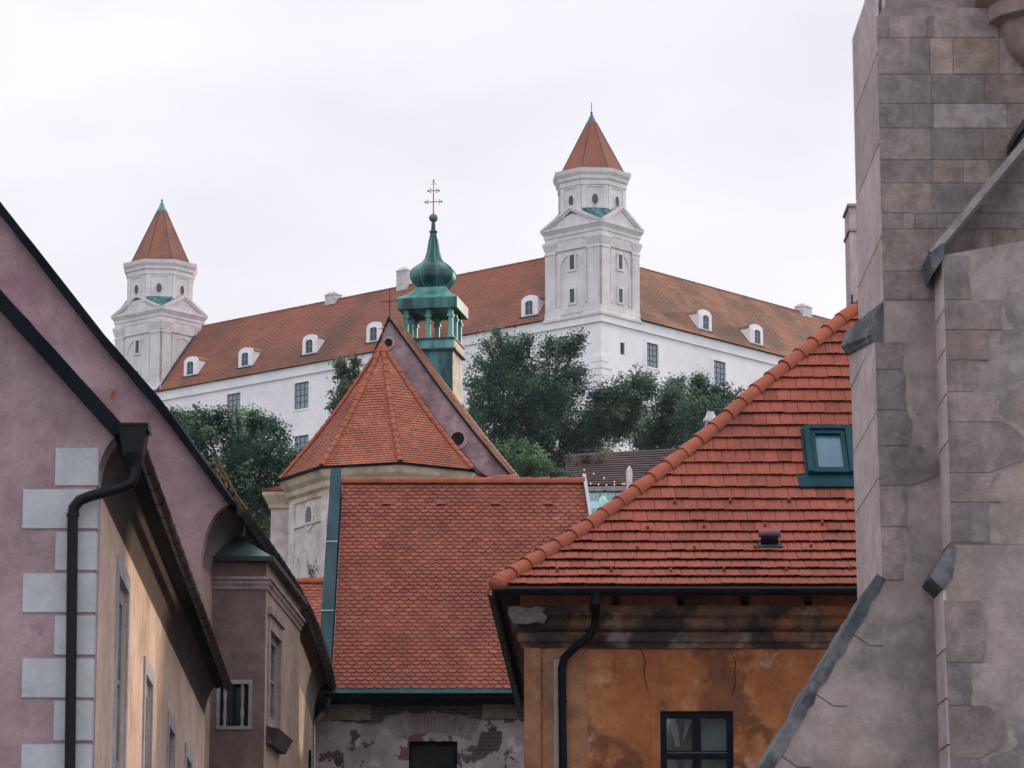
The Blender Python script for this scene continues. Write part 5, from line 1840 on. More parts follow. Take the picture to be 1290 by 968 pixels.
for a, b in zip(pxs, pxs[1:]):
    xa1, xb1 = atY(a, 757, YO - .12).x, atY(b, 757, YO - .12).x
    m2 = MB()
    m2.box(xa1 + .06, xb1 - .06, YO - .12, YO - .08, zs0 - .02, zoe - .035)
    m2.build('soffit_panel', M['terracotta'], oh)
    m2 = MB()
    m2.box(xb1 - .05, xb1 + .05, YO - .42, YO - .05, zs0 + .03, zoe - .035)
    m2.build('gap_shade', M['verge_metal'], oh)
# wall, cornice, pilaster strip, window
FO = Frame((cxo, YO, 0), (1, 0, 0))
def uo(px, py=880):
    return atY(px, py, YO).x - cxo
zc_b, zc_t = zAt(817, YO), zAt(766, YO)
wo = rect_px(FO, 832, 924, 896, 990)
wo = (wo[0], wo[1], wo[3] - 1.55, wo[3])
mb = MB()
mb.wall(FO, 0, XR - cxo, 0, zoe - .04, [wo], .3)
mb.poly([FO.pt(0, 0), FO.pt(0, zoe - .04), FO.pt(0, zoe - .04) + dl * 18, FO.pt(0, 0) + dl * 18])
mb.build('wall', M['orange'], oh, recalc=False)
mb = MB()
hc = zc_t - zc_b
pr = [(-.05, 0), (.03, 0), (.05, .06), (.09, .1), (.1, hc * .36), (.06, hc * .4), (.14, hc * .46), (.17, hc * .52), (.17, hc * .7), (.2, hc * .74), (.24, hc * .78), (.26, hc), (-.05, hc)]
mb.sweep([(a, zc_b + b) for a, b in pr], [FO.pt(0, 0) + dl * 15, FO.pt(0, 0), FO.pt(XR - cxo, 0)], side=1)
mb.build('cornice', M['black_cornice'], oh)
mb = MB()
pk_ = [(-.24 + .0, hc * .8), (-.16, hc * .56), (.02, hc * .54), (.2, hc * .6), (.3, hc * .55), (.36, hc * .72), (.27, hc * .84), (.34, hc * .95), (.2, hc * .98), (.05, hc * .93), (-.1, hc * .99), (-.22, hc * .96)]
mb.prism([FO.pt(u, zc_b + z, .21) for u, z in pk_], FO.N * .065)
mb.build('cornice_corner', M['pocked'], oh)
mb = MB()
mb.fbox(FO, uo(661), uo(681), 0, zc_b, 0, .03)
mb.fbox(FO, uo(684), uo(740), 0, zc_b, 0, .018)
mb.build('pilaster', M['orange_pale'], oh)
mb = MB()
a, b, c, d = wo
e0, e1, e2 = uo(820), uo(936), zAt(877, YO)
for q in ((e0, a, c, e2), (b, e1, c, e2), (a, b, d, e2)):
    mb.fbox(FO, *q, 0, .012)
mb.build('window_surround', M['orange'], oh)
# cracks in the plaster
for path in (((806, 817), (811, 826), (813, 835), (811, 846), (813, 858), (817, 872)), ((921, 822), (927, 836), (925, 850), (927, 860), (922, 876), (919, 893))):
    mb = MB()
    mb.tube([atY(x, y, YO - .003) for x, y in path], [.004, .008, .007, .008, .006, .006], 4)
    mb.build('wall_crack', M['dark_void'], oh)
# window leaf by leaf
mb = MB()
uw0, uw1, zw1 = a + .0, b - .0, d
zmid = zAt(950, YO)
fr_t = .1
n1 = -.02
for q in ((uw0, uw0 + fr_t, c, zw1), (uw1 - fr_t, uw1, c, zw1), (uw0 + fr_t, uw1 - fr_t, zw1 - fr_t, zw1), ((uw0 + uw1) / 2 - .065, (uw0 + uw1) / 2 + .065, c, zw1 - fr_t)):
    mb.fbox(FO, *q, -.12, n1)
mb.fbox(FO, uw0 + fr_t, uw1 - fr_t, zmid - .07, zmid + .05, -.12, n1 - .004)
win = mb.build('window', M['frame_dark'], oh)
mb = MB()
mb.fbox(FO, uw0 + fr_t, uw1 - fr_t, zmid + .012, zmid + .026, n1 - .004, n1 + .006)
mb.build('drip_bar', M['slate_copper'], win)
mb = MB()
mb.fbox(FO, uw0 + .05, uw1 - .05, c, zw1 - .05, -.105, -.095)
mb.build('pane', glass_pane('clear_glass', (.82, .86, .88, 1)), win)
mb = MB()
mb.fbox(FO, (uw0 + uw1) / 2, uw1 - .06, c, zw1 - .06, -.2, -.17)
mb.build('net_curtain', M['curtain_grey'], win)
mb = MB()
W2 = (uw1 - uw0) / 2 - .1
for z_top in (zw1 - .1, zmid - .07):
    for pts in (((0.05, 0), (.3, 0), (.42, -.2), (.45, -.42), (.3, -.42), (.18, -.2)), ((.62, 0), (.95, 0), (.8, -.1), (.6, -.3), (.52, -.42), (.6, -.18))):
        mb.prism([FO.pt(uw0 + .1 + W2 * q[0], z_top + q[1], -.19) for q in pts], FO.N * .01)
mb.build('curtain', M['curtain'], win)
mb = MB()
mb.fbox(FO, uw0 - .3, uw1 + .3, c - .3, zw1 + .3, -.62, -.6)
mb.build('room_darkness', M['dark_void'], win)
# downpipe
mb = MB()
yp = YO - .13
P = [atY(750, 748, ye - .1), atY(750, 757, ye - .1), atY(750, 776, YO - .36), atY(749.5, 789, YO - .33), atY(742, 803, YO - .3), atY(722, 818, YO - .22), atY(711, 829, YO - .16), atY(708, 842, yp), atY(708.5, 900, yp), atY(709.5, 975, yp)]
P.append(Vector((P[-1].x, yp, .1)))
mb.tube(P, .062, 12)
for py in (884, 842):
    q = atY(708.5, py, yp)
    mb.tube([q - UP * .02, q + UP * .02], .07, 12)
q = atY(750, 748, ye - .1)
mb.tube([q + UP * .03, q - UP * .1], [.09, .066], 12)
mb.build('downpipe', M['black_metal'], oh)
mb = MB()
zz = zAt(832, YO)
mb.fbox(FO, uo(697.5), uo(703.5), 0, zz, .018, .05)
mb.build('cable_duct', M['plank_pink'], oh)
# white chimney at the right-hand end of the ridge
chx = atY(1083, 330, t0.y + 1).x
cy_ = t0.y + .9
zq = lambda py: zAt(py, cy_)
xl_ = x_of(1068.5, cy_, zq(320))
mb = MB()
mb.box(xl_, xl_ + .9, cy_ - .3, cy_ + .5, zq(420), zq(264))
ch = mb.build('chimney', M['ashlar_pale'], oh)
mb = MB()
mb.box(xl_ - .03, xl_ + .95, cy_ - .34, cy_ + .54, zq(266), zq(262.5))
mb.box(xl_ - .025, xl_ + .95, cy_ - .33, cy_ + .53, zq(297), zq(294))
mb.build('chimney_cap', M['stone_trim'], ch)
mb = MB()
p = Vector((x_of(1075, t0.y, t0.z), t0.y, t0.z))
mb.box(p.x - .05, p.x + .06, p.y - .1, p.y + .05, p.z - .3, p.z + .12)
mb.lathe([(.02, p.z + .12), (.015, p.z + .28)], (p.x - .02, p.y), 6)
mb.build('ridge_end_flashing', M['dark_line'], oh)

# ================================================================== PINK HOUSE, NEAR, with grey quoins
Y1 = 28.0
g0 = atY(172, 553, Y1)
zg = g0.z
g1 = atZ(288, 866, zg)
d1 = (g1 - g0)
L1 = d1.length
d1.normalize()
corner = atY(119.5, 700, Y1)
ph1 = thing('pink_house', 'near pink gabled house with grey corner blocks and an ochre street wall', 'house', (corner.x, Y1, 0))
FW = Frame(corner, d1, Vector((d1.y, -d1.x, 0)))
Q = lambda px, py, Y=Y1: atY(px, py, Y)
zlow = zAt(612, Y1)
ztop = zAt(545, Y1)
o1 = Q(160, 545).x - corner.x
cove = [(o1 * (1 - math.cos(R_(90 * i / 10))), zlow + (ztop - zlow) * math.sin(R_(90 * i / 10))) for i in range(11)]
FG1 = Frame((corner.x, Y1, 0), (1, 0, 0))
def wavy(pts, step=14, amp=.9, seed=0.0):
    out = []
    for (x0, y0), (x1, y1) in zip(pts, pts[1:]):
        n = max(1, int(math.hypot(x1 - x0, y1 - y0) / step))
        for k in range(n):
            x, y = x0 + (x1 - x0) * k / n, y0 + (y1 - y0) * k / n
            w = amp * (noise.noise((x * .03 + seed, y * .03, seed)) + .5 * noise.noise((x * .11 + seed, y * .1, 3)))
            out.append((x - w * .7, y + w * .7) if k else (x, y))
    return out + [pts[-1]]
# gable
verge = [(-60, 311), (0, 378), (75, 461), (150, 545)]
gpoly = [FG1.pt(Q(-985, 900).x - corner.x, 0), FG1.pt(0, 0)] + [FG1.pt(a, b) for a, b in cove]
gpoly += [Q(160, 541), Q(150, 533), Q(0, 368), Q(-160, 190), Q(-420, -98), Q(-985, 530)]
mb = MB()
mb.prism(gpoly, Vector((0, .3, 0)))
mb.build('gable_wall', M['pink'], ph1)
# street wall with openings
holes = []
for x0, x1, yt, hgt in ((147.5, 160, 727, 1.75), (181.5, 190.5, 848, 1.6), (211, 218.5, 912, 1.5), (233, 239.5, 950, 1.5)):
    ua, zt_1 = FW.uz(x0, yt + 20)
    ub, _ = FW.uz(x1, yt + 20)
    _, zt_2 = FW.uz((x0 + x1) / 2, yt + 8)
    holes.append((ua, ub, zt_2 - hgt, zt_2))
mb = MB()
mb.wall(FW, .31, L1, 0, zlow, holes, .14)
mb.build('street_wall', M['ochre'], ph1, recalc=False)
for h in holes:
    mb = MB()
    a, b, c, d = h
    bw = .16
    for q in ((a - bw, a, c - .1, d + bw), (b, b + bw, c - .1, d + bw), (a, b, d, d + bw)):
        mb.fbox(FW, *q, -.002, .022)
    mb.build('window_surround', M['frame_white'], ph1)
    window(ph1, FW, a, b, c, d, -.03, .15, 2, 2, 'pane', 'frame_grey', bar=.05)
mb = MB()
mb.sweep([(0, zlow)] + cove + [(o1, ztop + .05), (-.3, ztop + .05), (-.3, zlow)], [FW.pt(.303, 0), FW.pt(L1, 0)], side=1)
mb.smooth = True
mb.build('cove_soffit', M['cove_shaded'], ph1)
mb = MB()
mb.prism([FW.pt(L1, 0, 0), FW.pt(L1, zlow, 0)] + [FW.pt(L1, b, a) for a, b in cove] + [FW.pt(L1, ztop + .05, -3), FW.pt(L1, 0, -3)], d1 * .25)
mb.build('rear_gable_wall', M['tan'], ph1)
# roof slab with its dark verge
mb = MB()
vg = [Q(x, y) for x, y in [(163, 546)] + wavy([(150, 531), (0, 365), (-160, 187), (-420, -102)], seed=1.0) + [(-1005, 548), (-1005, 578), (-420, -72)] + wavy([(-160, 219), (0, 391), (75, 474), (135, 541)], seed=4.0) + [(146, 553)]]
mb.prism([p + Vector((0, -.14, 0)) for p in vg], Vector((0, .14, 0)) + d1 * (L1 + .2))
mb.build('roof', M['verge_metal'], ph1)
# quoins
ql = [(565, 612, 70), (617, 666, 29), (670.5, 718.5, 70), (723, 771.5, 29), (776, 825, 69), (830, 879, 28), (883.5, 933, 68), (938, 988, 27), (992, 1040, 68), (1046, 1094, 27), (1098, 1147, 68), (1152, 1200, 27), (1204, 1252, 68)]
for y0, y1, x in ql:
    a, b, c, d = rect_px(FG1, x, 119.5, y0, y1)
    mb = MB()
    mb.fbox(FG1, a, .012, c, d, -.1, .014, rnd.uniform(.3, .7))
    mb.build('quoin', M['quoin'], ph1)
# gutter, brackets, hopper and downpipe
gp = [g0 + d1 * .1, g1]
mb = MB()
half_gutter(mb, gp, .06)
mb.build('gutter', M['black_metal'], ph1)
mb = MB()
for q, d in along(gp, .82, .5):
    sd = d.cross(UP).normalized()
    mb = MB()
    mb.tube([q + sd * (.0625 * math.cos(R_(170 + 20 * k))) + UP * (.0625 * math.sin(R_(170 + 20 * k))) for k in range(11)], .0045, 5)
    mb.build('gutter_bracket', M['black_metal'], ph1)
Yh = Y1 - .16
mb = MB()
A = [Q(x, y, Yh) for x, y in ((149, 535), (185, 535), (179, 572), (155, 572))]
mb.prism(A, Vector((0, .24, 0)))
for y0, y1, x0, x1 in ((532.5, 536, 147, 187),):
    B = [Q(x0, y1, Yh - .01), Q(x1, y1, Yh - .01), Q(x1, y0, Yh - .01), Q(x0, y0, Yh - .01)]
    mb.prism(B, Vector((0, .27, 0)))
mb.prism([Q(184, 535, Yh - .01), Q(187, 535, Yh - .01), Q(187.5, 543, Yh - .01), Q(185, 542, Yh - .01)], Vector((0, .27, 0)))
mb.build('hopper', M['black_metal'], ph1)
Yp = Y1 - .1
mb = MB()
P = [Q(169, 572, Yp), Q(169.5, 590, Yp), Q(169.5, 600, Yp), Q(165, 609, Yp - .02), Q(155, 614, Yp - .02), Q(113, 625.5, Yp - .02), Q(100, 631, Yp), Q(93, 640, Yp), Q(91.5, 655, Yp), Q(90.5, 760, Yp), Q(88, 975, Yp)]
P.append(Vector((P[-1].x, Yp, .05)))
mb.tube(P, [.05, .05, .045, .045, .045, .045, .045, .045, .045, .045, .045, .045], 14)
for py, r in ((586, .056), (649, .055), (700, .0)):
    if r:
        q = Q(169.5 if py < 600 else 91.8, py, Yp)
        mb.tube([q - UP * .012, q + UP * .012], r, 14)
mb.tube([Q(167, 572, Yp), Q(169, 588, Yp)], [.085, .055], 14)
mb.build('downpipe', M['black_metal'], ph1)

# ================================================================== PINK HOUSE, FAR, with the oriel
Y2 = 48.0
zg2 = zAt(640, Y2)
gpx = [(300, 640), (325, 672), (349, 706), (368, 735), (386, 768), (400, 800), (411, 834), (418.5, 872)]
gut = [atZ(x, y, zg2) for x, y in gpx]
c2 = atY(252, 760, Y2)
ph2 = thing('pink_house', 'far pink gabled house with a brown oriel and a curving dark gutter', 'house', (c2.x, Y2, 0))
FG2 = Frame((c2.x, Y2, 0), (1, 0, 0))
off_out = gut[0].x - c2.x - .09
zl2, zt2_ = zAt(712, Y2), zAt(636, Y2)
cove2 = [(off_out * (1 - math.cos(R_(90 * i / 10))), zl2 + (zt2_ - zl2) * math.sin(R_(90 * i / 10))) for i in range(11)]
gp2 = [FG2.pt(-7, 0), FG2.pt(0, 0)] + [FG2.pt(a, b) for a, b in cove2] + [Q(291, 628, Y2), Q(200, 509, Y2), Q(130, 428, Y2), Q(75, 358, Y2), Q(0, 262, Y2), Q(-120, 108, Y2), Q(-260, -70, Y2), Q(-790, 628, Y2)]
gp2[0] = Vector((Q(-790, 628, Y2).x, Y2, 0))
mb = MB()
mb.prism(gp2, Vector((0, .3, 0)))
mb.build('gable_wall', M['pink_two'], ph2)
# wall line: the gutter line moved in, less so farther down the street
wl, wn2, woff = [], [], []
for i, p in enumerate(gut):
    d = (gut[min(i + 1, len(gut) - 1)] - gut[max(i - 1, 0)]).normalized()
    n = Vector((d.y, -d.x, 0))
    of = (off_out + .09) + (.37 - off_out - .09) * min(1, i / 4)
    q = p - n * of
    wl.append(Vector((q.x, q.y, 0)))
    wn2.append(n)
    woff.append(of - .07)
wl[0] = Vector((c2.x, Y2 + .302, 0))
mb = MB()
mb.sweep([(0, 0), (0, zl2), (-.25, zl2), (-.25, 0)], wl, side=1)
mb.build('street_wall', M['tan'], ph2)
mb = MB()
rings = []
for p, n, of in zip(wl, wn2, woff):
    rings.append([p + n * (a / off_out * of) + UP * b for a, b in [(0, zl2)] + cove2 + [(off_out, zt2_ + .06)]])
k_ = len(rings[0])
mb.add([q for r in rings for q in r], [[i * k_ + j, i * k_ + j + 1, (i + 1) * k_ + j + 1, (i + 1) * k_ + j] for i in range(len(rings) - 1) for j in range(k_ - 1)])
mb.smooth = True
mb.build('cove_soffit', M['cove_grey'], ph2)
# verge and roof
vt = wavy([(298, 637), (200, 500), (130, 420), (75, 349), (0, 254), (-120, 100), (-260, -78)], step=24, seed=8.0) + [(-810, 646)]
vb = [(-810, 664), (-260, -62)] + wavy([(-120, 116), (0, 270), (75, 366), (130, 436), (200, 517), (289, 636)], seed=12.0)
mb = MB()
mb.prism([Q(x, y, Y2 - .2) for x, y in vt + vb], Vector((0, .2, 0)))
dv = (gut[1] - gut[0]).normalized()
top = [Q(x, y, Y2) for x, y in vt]
for i in range(len(top) - 1):
    a, b = top[i], top[i + 1]
    for g, h in zip(gut, gut[1:]):
        o0, o1_ = g - gut[0], h - gut[0]
        if (h - gut[-1]).length < .01:
            o1_ = o1_ + (h - g) * .3
        mb.hexa([a + o0, b + o0, b + o1_, a + o1_, a + o0 - UP * .12, b + o0 - UP * .12, b + o1_ - UP * .12, a + o1_ - UP * .12])
mb.build('roof', M['verge_metal'], ph2)
mb = MB()
half_gutter(mb, gut, .105)
mb.build('gutter', M['black_metal'], ph2)
mb = MB()
for q, d in along(gut, .85, .3):
    sd = d.cross(UP).normalized()
    mb = MB()
    mb.tube([q + sd * (.108 * math.cos(R_(170 + 20 * k))) + UP * (.108 * math.sin(R_(170 + 20 * k))) for k in range(11)], .006, 5)
    mb.build('gutter_bracket', M['black_metal'], ph2)
# eave board above the gutter
mb = MB()
mb.sweep([(-.5, .03), (-.05, .03), (-.05, .1), (-.5, .1)], gut, side=1)
mb.build('eave_board', M['verge_metal'], ph2)
# a sliver of bare brick in the gable
mb = MB()
mb.prism([Q(x, y, Y2 - .004) for x, y in ((138, 503), (141, 503), (144, 499), (146.5, 492), (144, 491), (140, 496))], Vector((0, .03, 0)))
mb.build('bare_brick', M['hip_tile'], ph2)
# rusty snow rail near the eave
mb = MB()
rail = [atY(x, y, Y2 + .8) for x, y in ((274, 580), (285, 600), (297, 622), (311, 642))]
rail2 = [p + Vector((-.05, .1, -.12)) for p in rail]
mb.tube(rail, .01, 4)
mb.tube(rail2, .01, 4)
for i in range(len(rail)):
    mb.tube([rail[i] + UP * .05, rail2[i] - UP * .25], .01, 4)
for i in range(len(rail) - 1):
    mb.tube([rail[i].lerp(rail[i + 1], .5) + UP * .02, rail2[i].lerp(rail2[i + 1], .5) - UP * .2], .008, 4)
mb.build('snow_rail', M['terracotta'], ph2)
# oriel
Yb = 49.2
ox0, ox1 = atY(258, 760, Yb).x, atY(335, 760, Yb).x
zo_t = zAt(703, Yb)
FB = Frame((ox0, Yb, 0), (1, 0, 0))
wB = ox1 - ox0
od = (gut[2] - gut[0]).normalized()
FS = Frame((ox1, Yb, 0), od, Vector((od.y, -od.x, 0)))
LB = 4.9
hw2 = rect_px(FB, 277, 313, 862, 915)
ws = (FS.uz(338, 850)[0], FS.uz(351.5, 850)[0], FS.uz(344, 914)[1], FS.uz(345, 800)[1])
mb = MB()
zo_b = zAt(1000, Yb) - 1.6
mb.wall(FB, 0, wB, zo_b, zo_t - .03, [hw2], .14)
ms_ = MB()
ms_.wall(FS, 0, LB, zo_b, zo_t - .03, [ws], .16)
e1 = FS.pt(LB, 0)
ms_.poly([e1 + UP * zo_b, e1 + UP * (zo_t - .03), e1 + Vector((-1.3, .1, zo_t - .03)), e1 + Vector((-1.3, .1, zo_b))])
ori = mb.build('oriel', M['oriel'], ph2, recalc=False)
ms_.build('street_side', M['tan'], ori, recalc=False)
mb = MB()
mb.prism([FB.pt(0, zo_b), FB.pt(wB, zo_b), FS.pt(LB, zo_b), FS.pt(LB, zo_b) + Vector((-1.1, 0, 0))], UP * -.3)
mb.build('oriel_floor', M['stone_trim'], ori)
mb = MB()
zm = zAt(741, Yb)
pm = [(-.03, -.02), (.02, -.02), (.03, .03), (.055, .06), (.055, .1), (.085, .12), (.085, .16), (-.03, .16)]
mb.sweep([(a, zm + b) for a, b in pm], [FB.pt(0, 0), FB.pt(wB, 0), FS.pt(LB, 0)], side=1)
mb.build('moulding', M['stone_trim'], ori)
mb = MB()
zr2 = zAt(668, Yb + .5)
lo_ = [FB.pt(-.02, zo_t, .1), FB.pt(wB + .1, zo_t, .1), FS.pt(LB, zo_t, .1)]
hi_ = [Vector((ox0 + .02, Yb + .55, zr2)), Vector((ox0 + .36, Yb + 1.0, zr2)), FS.pt(LB, zr2, -1.0)]
for i in range(2):
    mb.poly([lo_[i], lo_[i + 1], hi_[i + 1], hi_[i]])
mb.poly([lo_[0], hi_[0], Vector((hi_[0].x, lo_[0].y, zo_t))])
mb.build('oriel_roof', M['slate_copper'], ori, recalc=False)
mb = MB()
mb.sweep([(.02, -.06), (.12, -.06), (.12, .01), (.02, .01)], [FB.pt(0, zo_t), FB.pt(wB, zo_t), FS.pt(LB, zo_t)], side=1)
mb.build('oriel_gutter', M['dark_line'], ori)
# oriel windows
mb = MB()
a, b, c, d = hw2
for q in ((a - .05, a, c - .05, d + .06), (b, b + .05, c - .05, d + .06), (a, b, d, d + .06), (a, b, c - .05, c)):
    mb.fbox(FB, *q, -.003, .025)
mb.build('window_surround', M['frame_grey'], ori)
wq = window(ori, FB, a, b, c, d, -.05, .05, 2, 1, 'pane', 'frame_dark')
mb = MB()
for u in (a + .07, b - .09):
    mb.lathe([(.03, c), (.018, c + .05), (.03, c + .16), (.018, c + .3), (.03, d - .12), (.02, d)], (FB.pt(u, 0, -.02).x, FB.pt(u, 0, -.02).y), 8)
mb.build('window_baluster', M['stone_trim'], ori)
mb = MB()
a, b, c, d = ws
for q in ((a - .16, a, c - .1, d + .2), (b, b + .16, c - .1, d + .2), (a, b, d, d + .2)):
    mb.fbox(FS, *q, -.003, .03)
mb.fbox(FS, a - .22, b + .22, d + .2, d + .3, -.003, .07)
mb.build('window_surround', M['stone_trim'], ori)
window(ori, FS, a, b, c, d, -.04, .12, 2, 2, 'pane', 'frame_grey')
mb = MB()
mb.hexa([FS.pt(a - .22, c - .34, 0), FS.pt(b + .22, c - .34, 0), FS.pt(b + .22, c - .1, 0), FS.pt(a - .22, c - .1, 0), FS.pt(a - .1, c - .36, .1), FS.pt(b + .1, c - .36, .1), FS.pt(b + .22, c - .14, .2), FS.pt(a - .22, c - .14, .2)])
mb.build('window_sill', M['dark_roof'], ori)
# second street window beyond the oriel, the loose cable
FS3 = Frame(wl[6], wl[7] - wl[6])
mb = MB()
ww = rect_px(FS3, 378.5, 383, 940, 960)
mb.fbox(FS3, 0.2, 1.2, zAt(1010, 68), zAt(945, 68), .0, .03)
mb.build('window_surround', M['frame_white'], ph2)
window(ph2, FS3, .36, 1.04, zAt(1010, 68), zAt(948, 68), .07, .07, 2, 2)
mb = MB()
mb.tube([atY(377, 778, 57), atY(376, 815, 57.3), atY(374.5, 850, 57.3), atY(373, 900, 57.3), atY(374.5, 968, 57.3), atY(374.5, 1100, 57.3)], .012, 5)
mb.build('hanging_cable', M['black_metal'], ph2)

# ================================================================== GOTHIC CHURCH BUTTRESSES, right-hand edge
YA, YB_ = 30.0, 29.4
gc = thing('gothic_church', 'grey stone gothic church flank with stepped buttresses and sloping copings', 'church', (atY(1200, 900, YA).x, YA, 0))
XRG = 12.0
def gpt(px, py, Y):
    p = atY(min(px, 1e5), py, Y)
    return p
def gprism(name, pix, Y, depth, mat, right=True, label=None):
    mb = MB()
    pts = []
    for px, py in pix:
        p = atY(px, py, Y)
        if px >= 1340:
            p.x = XRG
        pts.append(p)
    mb.prism(pts, Vector((0, depth, 0)))
    return mb.build(name, M[mat], gc)
# pier: upper stage, drip course, lower stage, sloping foot
zt_b = zAt(48 * 1.0, YA + 2.1)
ptsF = [atY(1104.5, 20, YA), atY(1113, 380, YA)]
mb = MB()
f0, f1 = ptsF
b0, b1 = Vector((f0.x, YA + 2.1, zAt(48, YA + 2.1))), Vector((f1.x, YA + 2.1, f1.z))
mb.hexa([f1, Vector((XRG, YA, f1.z)), Vector((XRG, YA, f0.z)), f0, b1, Vector((XRG, YA + 2.1, f1.z)), Vector((XRG, YA + 2.1, b0.z)), b0])
up_st = mb.build('upper_buttress', M['mortar'], gc)
mb = MB()
YBk = YA + 2.12
T_, N1, N1b, E1 = [atY(x, y, YA - .015) for x, y in ((1113, 379), (1098, 422), (1099.5, 430), (1113, 431))]
T2, N2, N2b, E2 = [atY(x, y, YBk) for x, y in ((1082, 405), (1059, 437), (1066, 446), (1090, 450))]
m1, m2 = T_.lerp(N1, .5) + Vector((-.02, 0, .03)), T2.lerp(N2, .5) + Vector((-.03, 0, .04))
mb.poly([T_, m1, m2, T2])
mb.poly([m1, N1, N2, m2])
mb.poly([N1, N1b, N2b, N2])
mb.poly([N1b, E1, E2, N2b])
mb.poly([T_, m1, N1, N1b, E1])
mb.poly([T2, m2, N2, N2b, E2])
mb.build('drip_course', M['moss_stone'], gc)
mb = MB()
mb.poly([atY(1101, 428, YA), atY(1070, 445, YBk), atY(1071, 489, YBk)])
mb.prism([atY(1101.5, 429, YA), atY(1113, 429, YA), atY(1113, 381, YA)], Vector((0, 2.1, 0)))
mb.build('stage_stone', M['ashlar_pale'], gc, recalc=False)
lower = gprism('lower_buttress', [(1113, 380), (1101, 427), (1111.5, 732), (1340, 732), (1340, 380)], YA, 2.1, 'church_render')
foot = gprism('buttress_foot', [(1111.5, 732), (969, 968), (905, 1074), (905, 1500), (1340, 1500), (1340, 732)], YA, 2.1, 'church_render')
mb = MB()
a, b = atY(1112, 728, YA), atY(903, 1075, YA)
dn_ = (b - a).normalized()
nn = Vector((-abs(dn_.z), 0, abs(dn_.x)))
cr_ = random.Random(3)
lo_e, hi_e = [], []
for k in range(41):
    P_ = a.lerp(b, k / 40)
    lo_e.append(P_ - nn * (.035 + .035 * noise.noise((k * .35, 2, 1)) + cr_.uniform(-.012, .012)))
    hi_e.append(P_ + nn * (.06 + .012 * noise.noise((k * .3, 5, 1)) + cr_.uniform(-.005, .005)))
for k in range(40):
    f_ = Vector((0, -.014, 0))
    w_ = Vector((0, 2.14, 0))
    q = [lo_e[k], lo_e[k + 1], hi_e[k + 1], hi_e[k]]
    mb.poly([p + f_ for p in q])
    mb.poly([hi_e[k] + f_, hi_e[k + 1] + f_, hi_e[k + 1] + w_, hi_e[k] + w_])
    mb.poly([lo_e[k] + f_, lo_e[k + 1] + f_, lo_e[k + 1] - f_ * 2, lo_e[k] - f_ * 2])
mb.build('sloping_coping', M['moss_stone'], gc, recalc=False)
mb = MB()
for t in (.2, .42, .64, .8):
    c = a.lerp(b, t)
    k = c + Vector((.17, 0, -.12))
    mb.tube([Vector((c.x, YA - .001, c.z)), Vector((k.x, YA - .001, k.z)), Vector((k.x + .12, YA - .001, k.z - rnd.uniform(0, .02)))], .004, 4)
mb.build('stone_joint', M['dark_void'], foot)
# slender shaft and string course above
gprism('slender_shaft', [(1112, -300), (1112, 22), (1340, 22), (1340, -300)], YA + .35, 1.6, 'mortar')
gprism('string_course', [(1106, 24), (1112, 10), (1340, 12), (1340, 24), (1120, 21)], YA - .012, .4, 'mortar')
mb = MB()
cxp = atY(1318, 40, YA)
sc = YA / FPX
mb.lathe([(r * sc, zAt(py, YA)) for r, py in ((8, 96), (36, 84), (52, 66), (60, 40), (61, 34), (66, 33), (76, 30), (78, 14), (76, 12), (92, 2), (94, -20), (98, -60))][::1], (cxp.x, YA + .02), 24)
mb.build('corbel', M['corbel_stone'], gc)
# the nearer stepped buttress
nb = gprism('gabled_buttress', [(1188, 322), (1198.5, 686), (1340, 686), (1340, 113)], YB_, .62, 'church_render')
gprism('drip_stone', [(1198.5, 684), (1175, 720), (1172.5, 727), (1189, 744), (1200, 728), (1205, 690)], YB_ - .04, .66, 'moss_stone')
nlow = gprism('lower_step', [(1199, 686.5), (1188, 743), (1198, 968), (1203, 1500), (1340, 1500), (1340, 686.5)], YB_ - .03, .65, 'church_render')
mb = MB()
p0, p1 = atY(1171, 316, YB_), atY(1345, 108, YB_)
dd = (p1 - p0).normalized()
n2 = Vector((-dd.z, 0, dd.x))
mb.prism([p0 - n2 * .0, p1, p1 - n2 * .06, p0 - n2 * .06 + dd * .0], Vector((0, .64, 0)) + Vector((0, 0, 0)))
mb.build('gable_coping', M['pale_coping'], gc)
mb = MB()
mb.prism([atY(x, y, YB_ - .03) for x, y in ((1187, 306), (1175, 316), (1171.5, 322), (1177, 342), (1189, 324), (1190, 312))], Vector((0, .68, 0)))
mb.build('coping_kneeler', M['moss_stone'], gc)
mb = MB()
mb.prism([atY(x, y, YB_ - .05) for x, y in ((1281, 172), (1292, 158), (1300, 149), (1300, 138), (1289, 150), (1281, 162))], Vector((0, .68, 0)))
mb.build('lead_cap', M['dark_line'], gc)
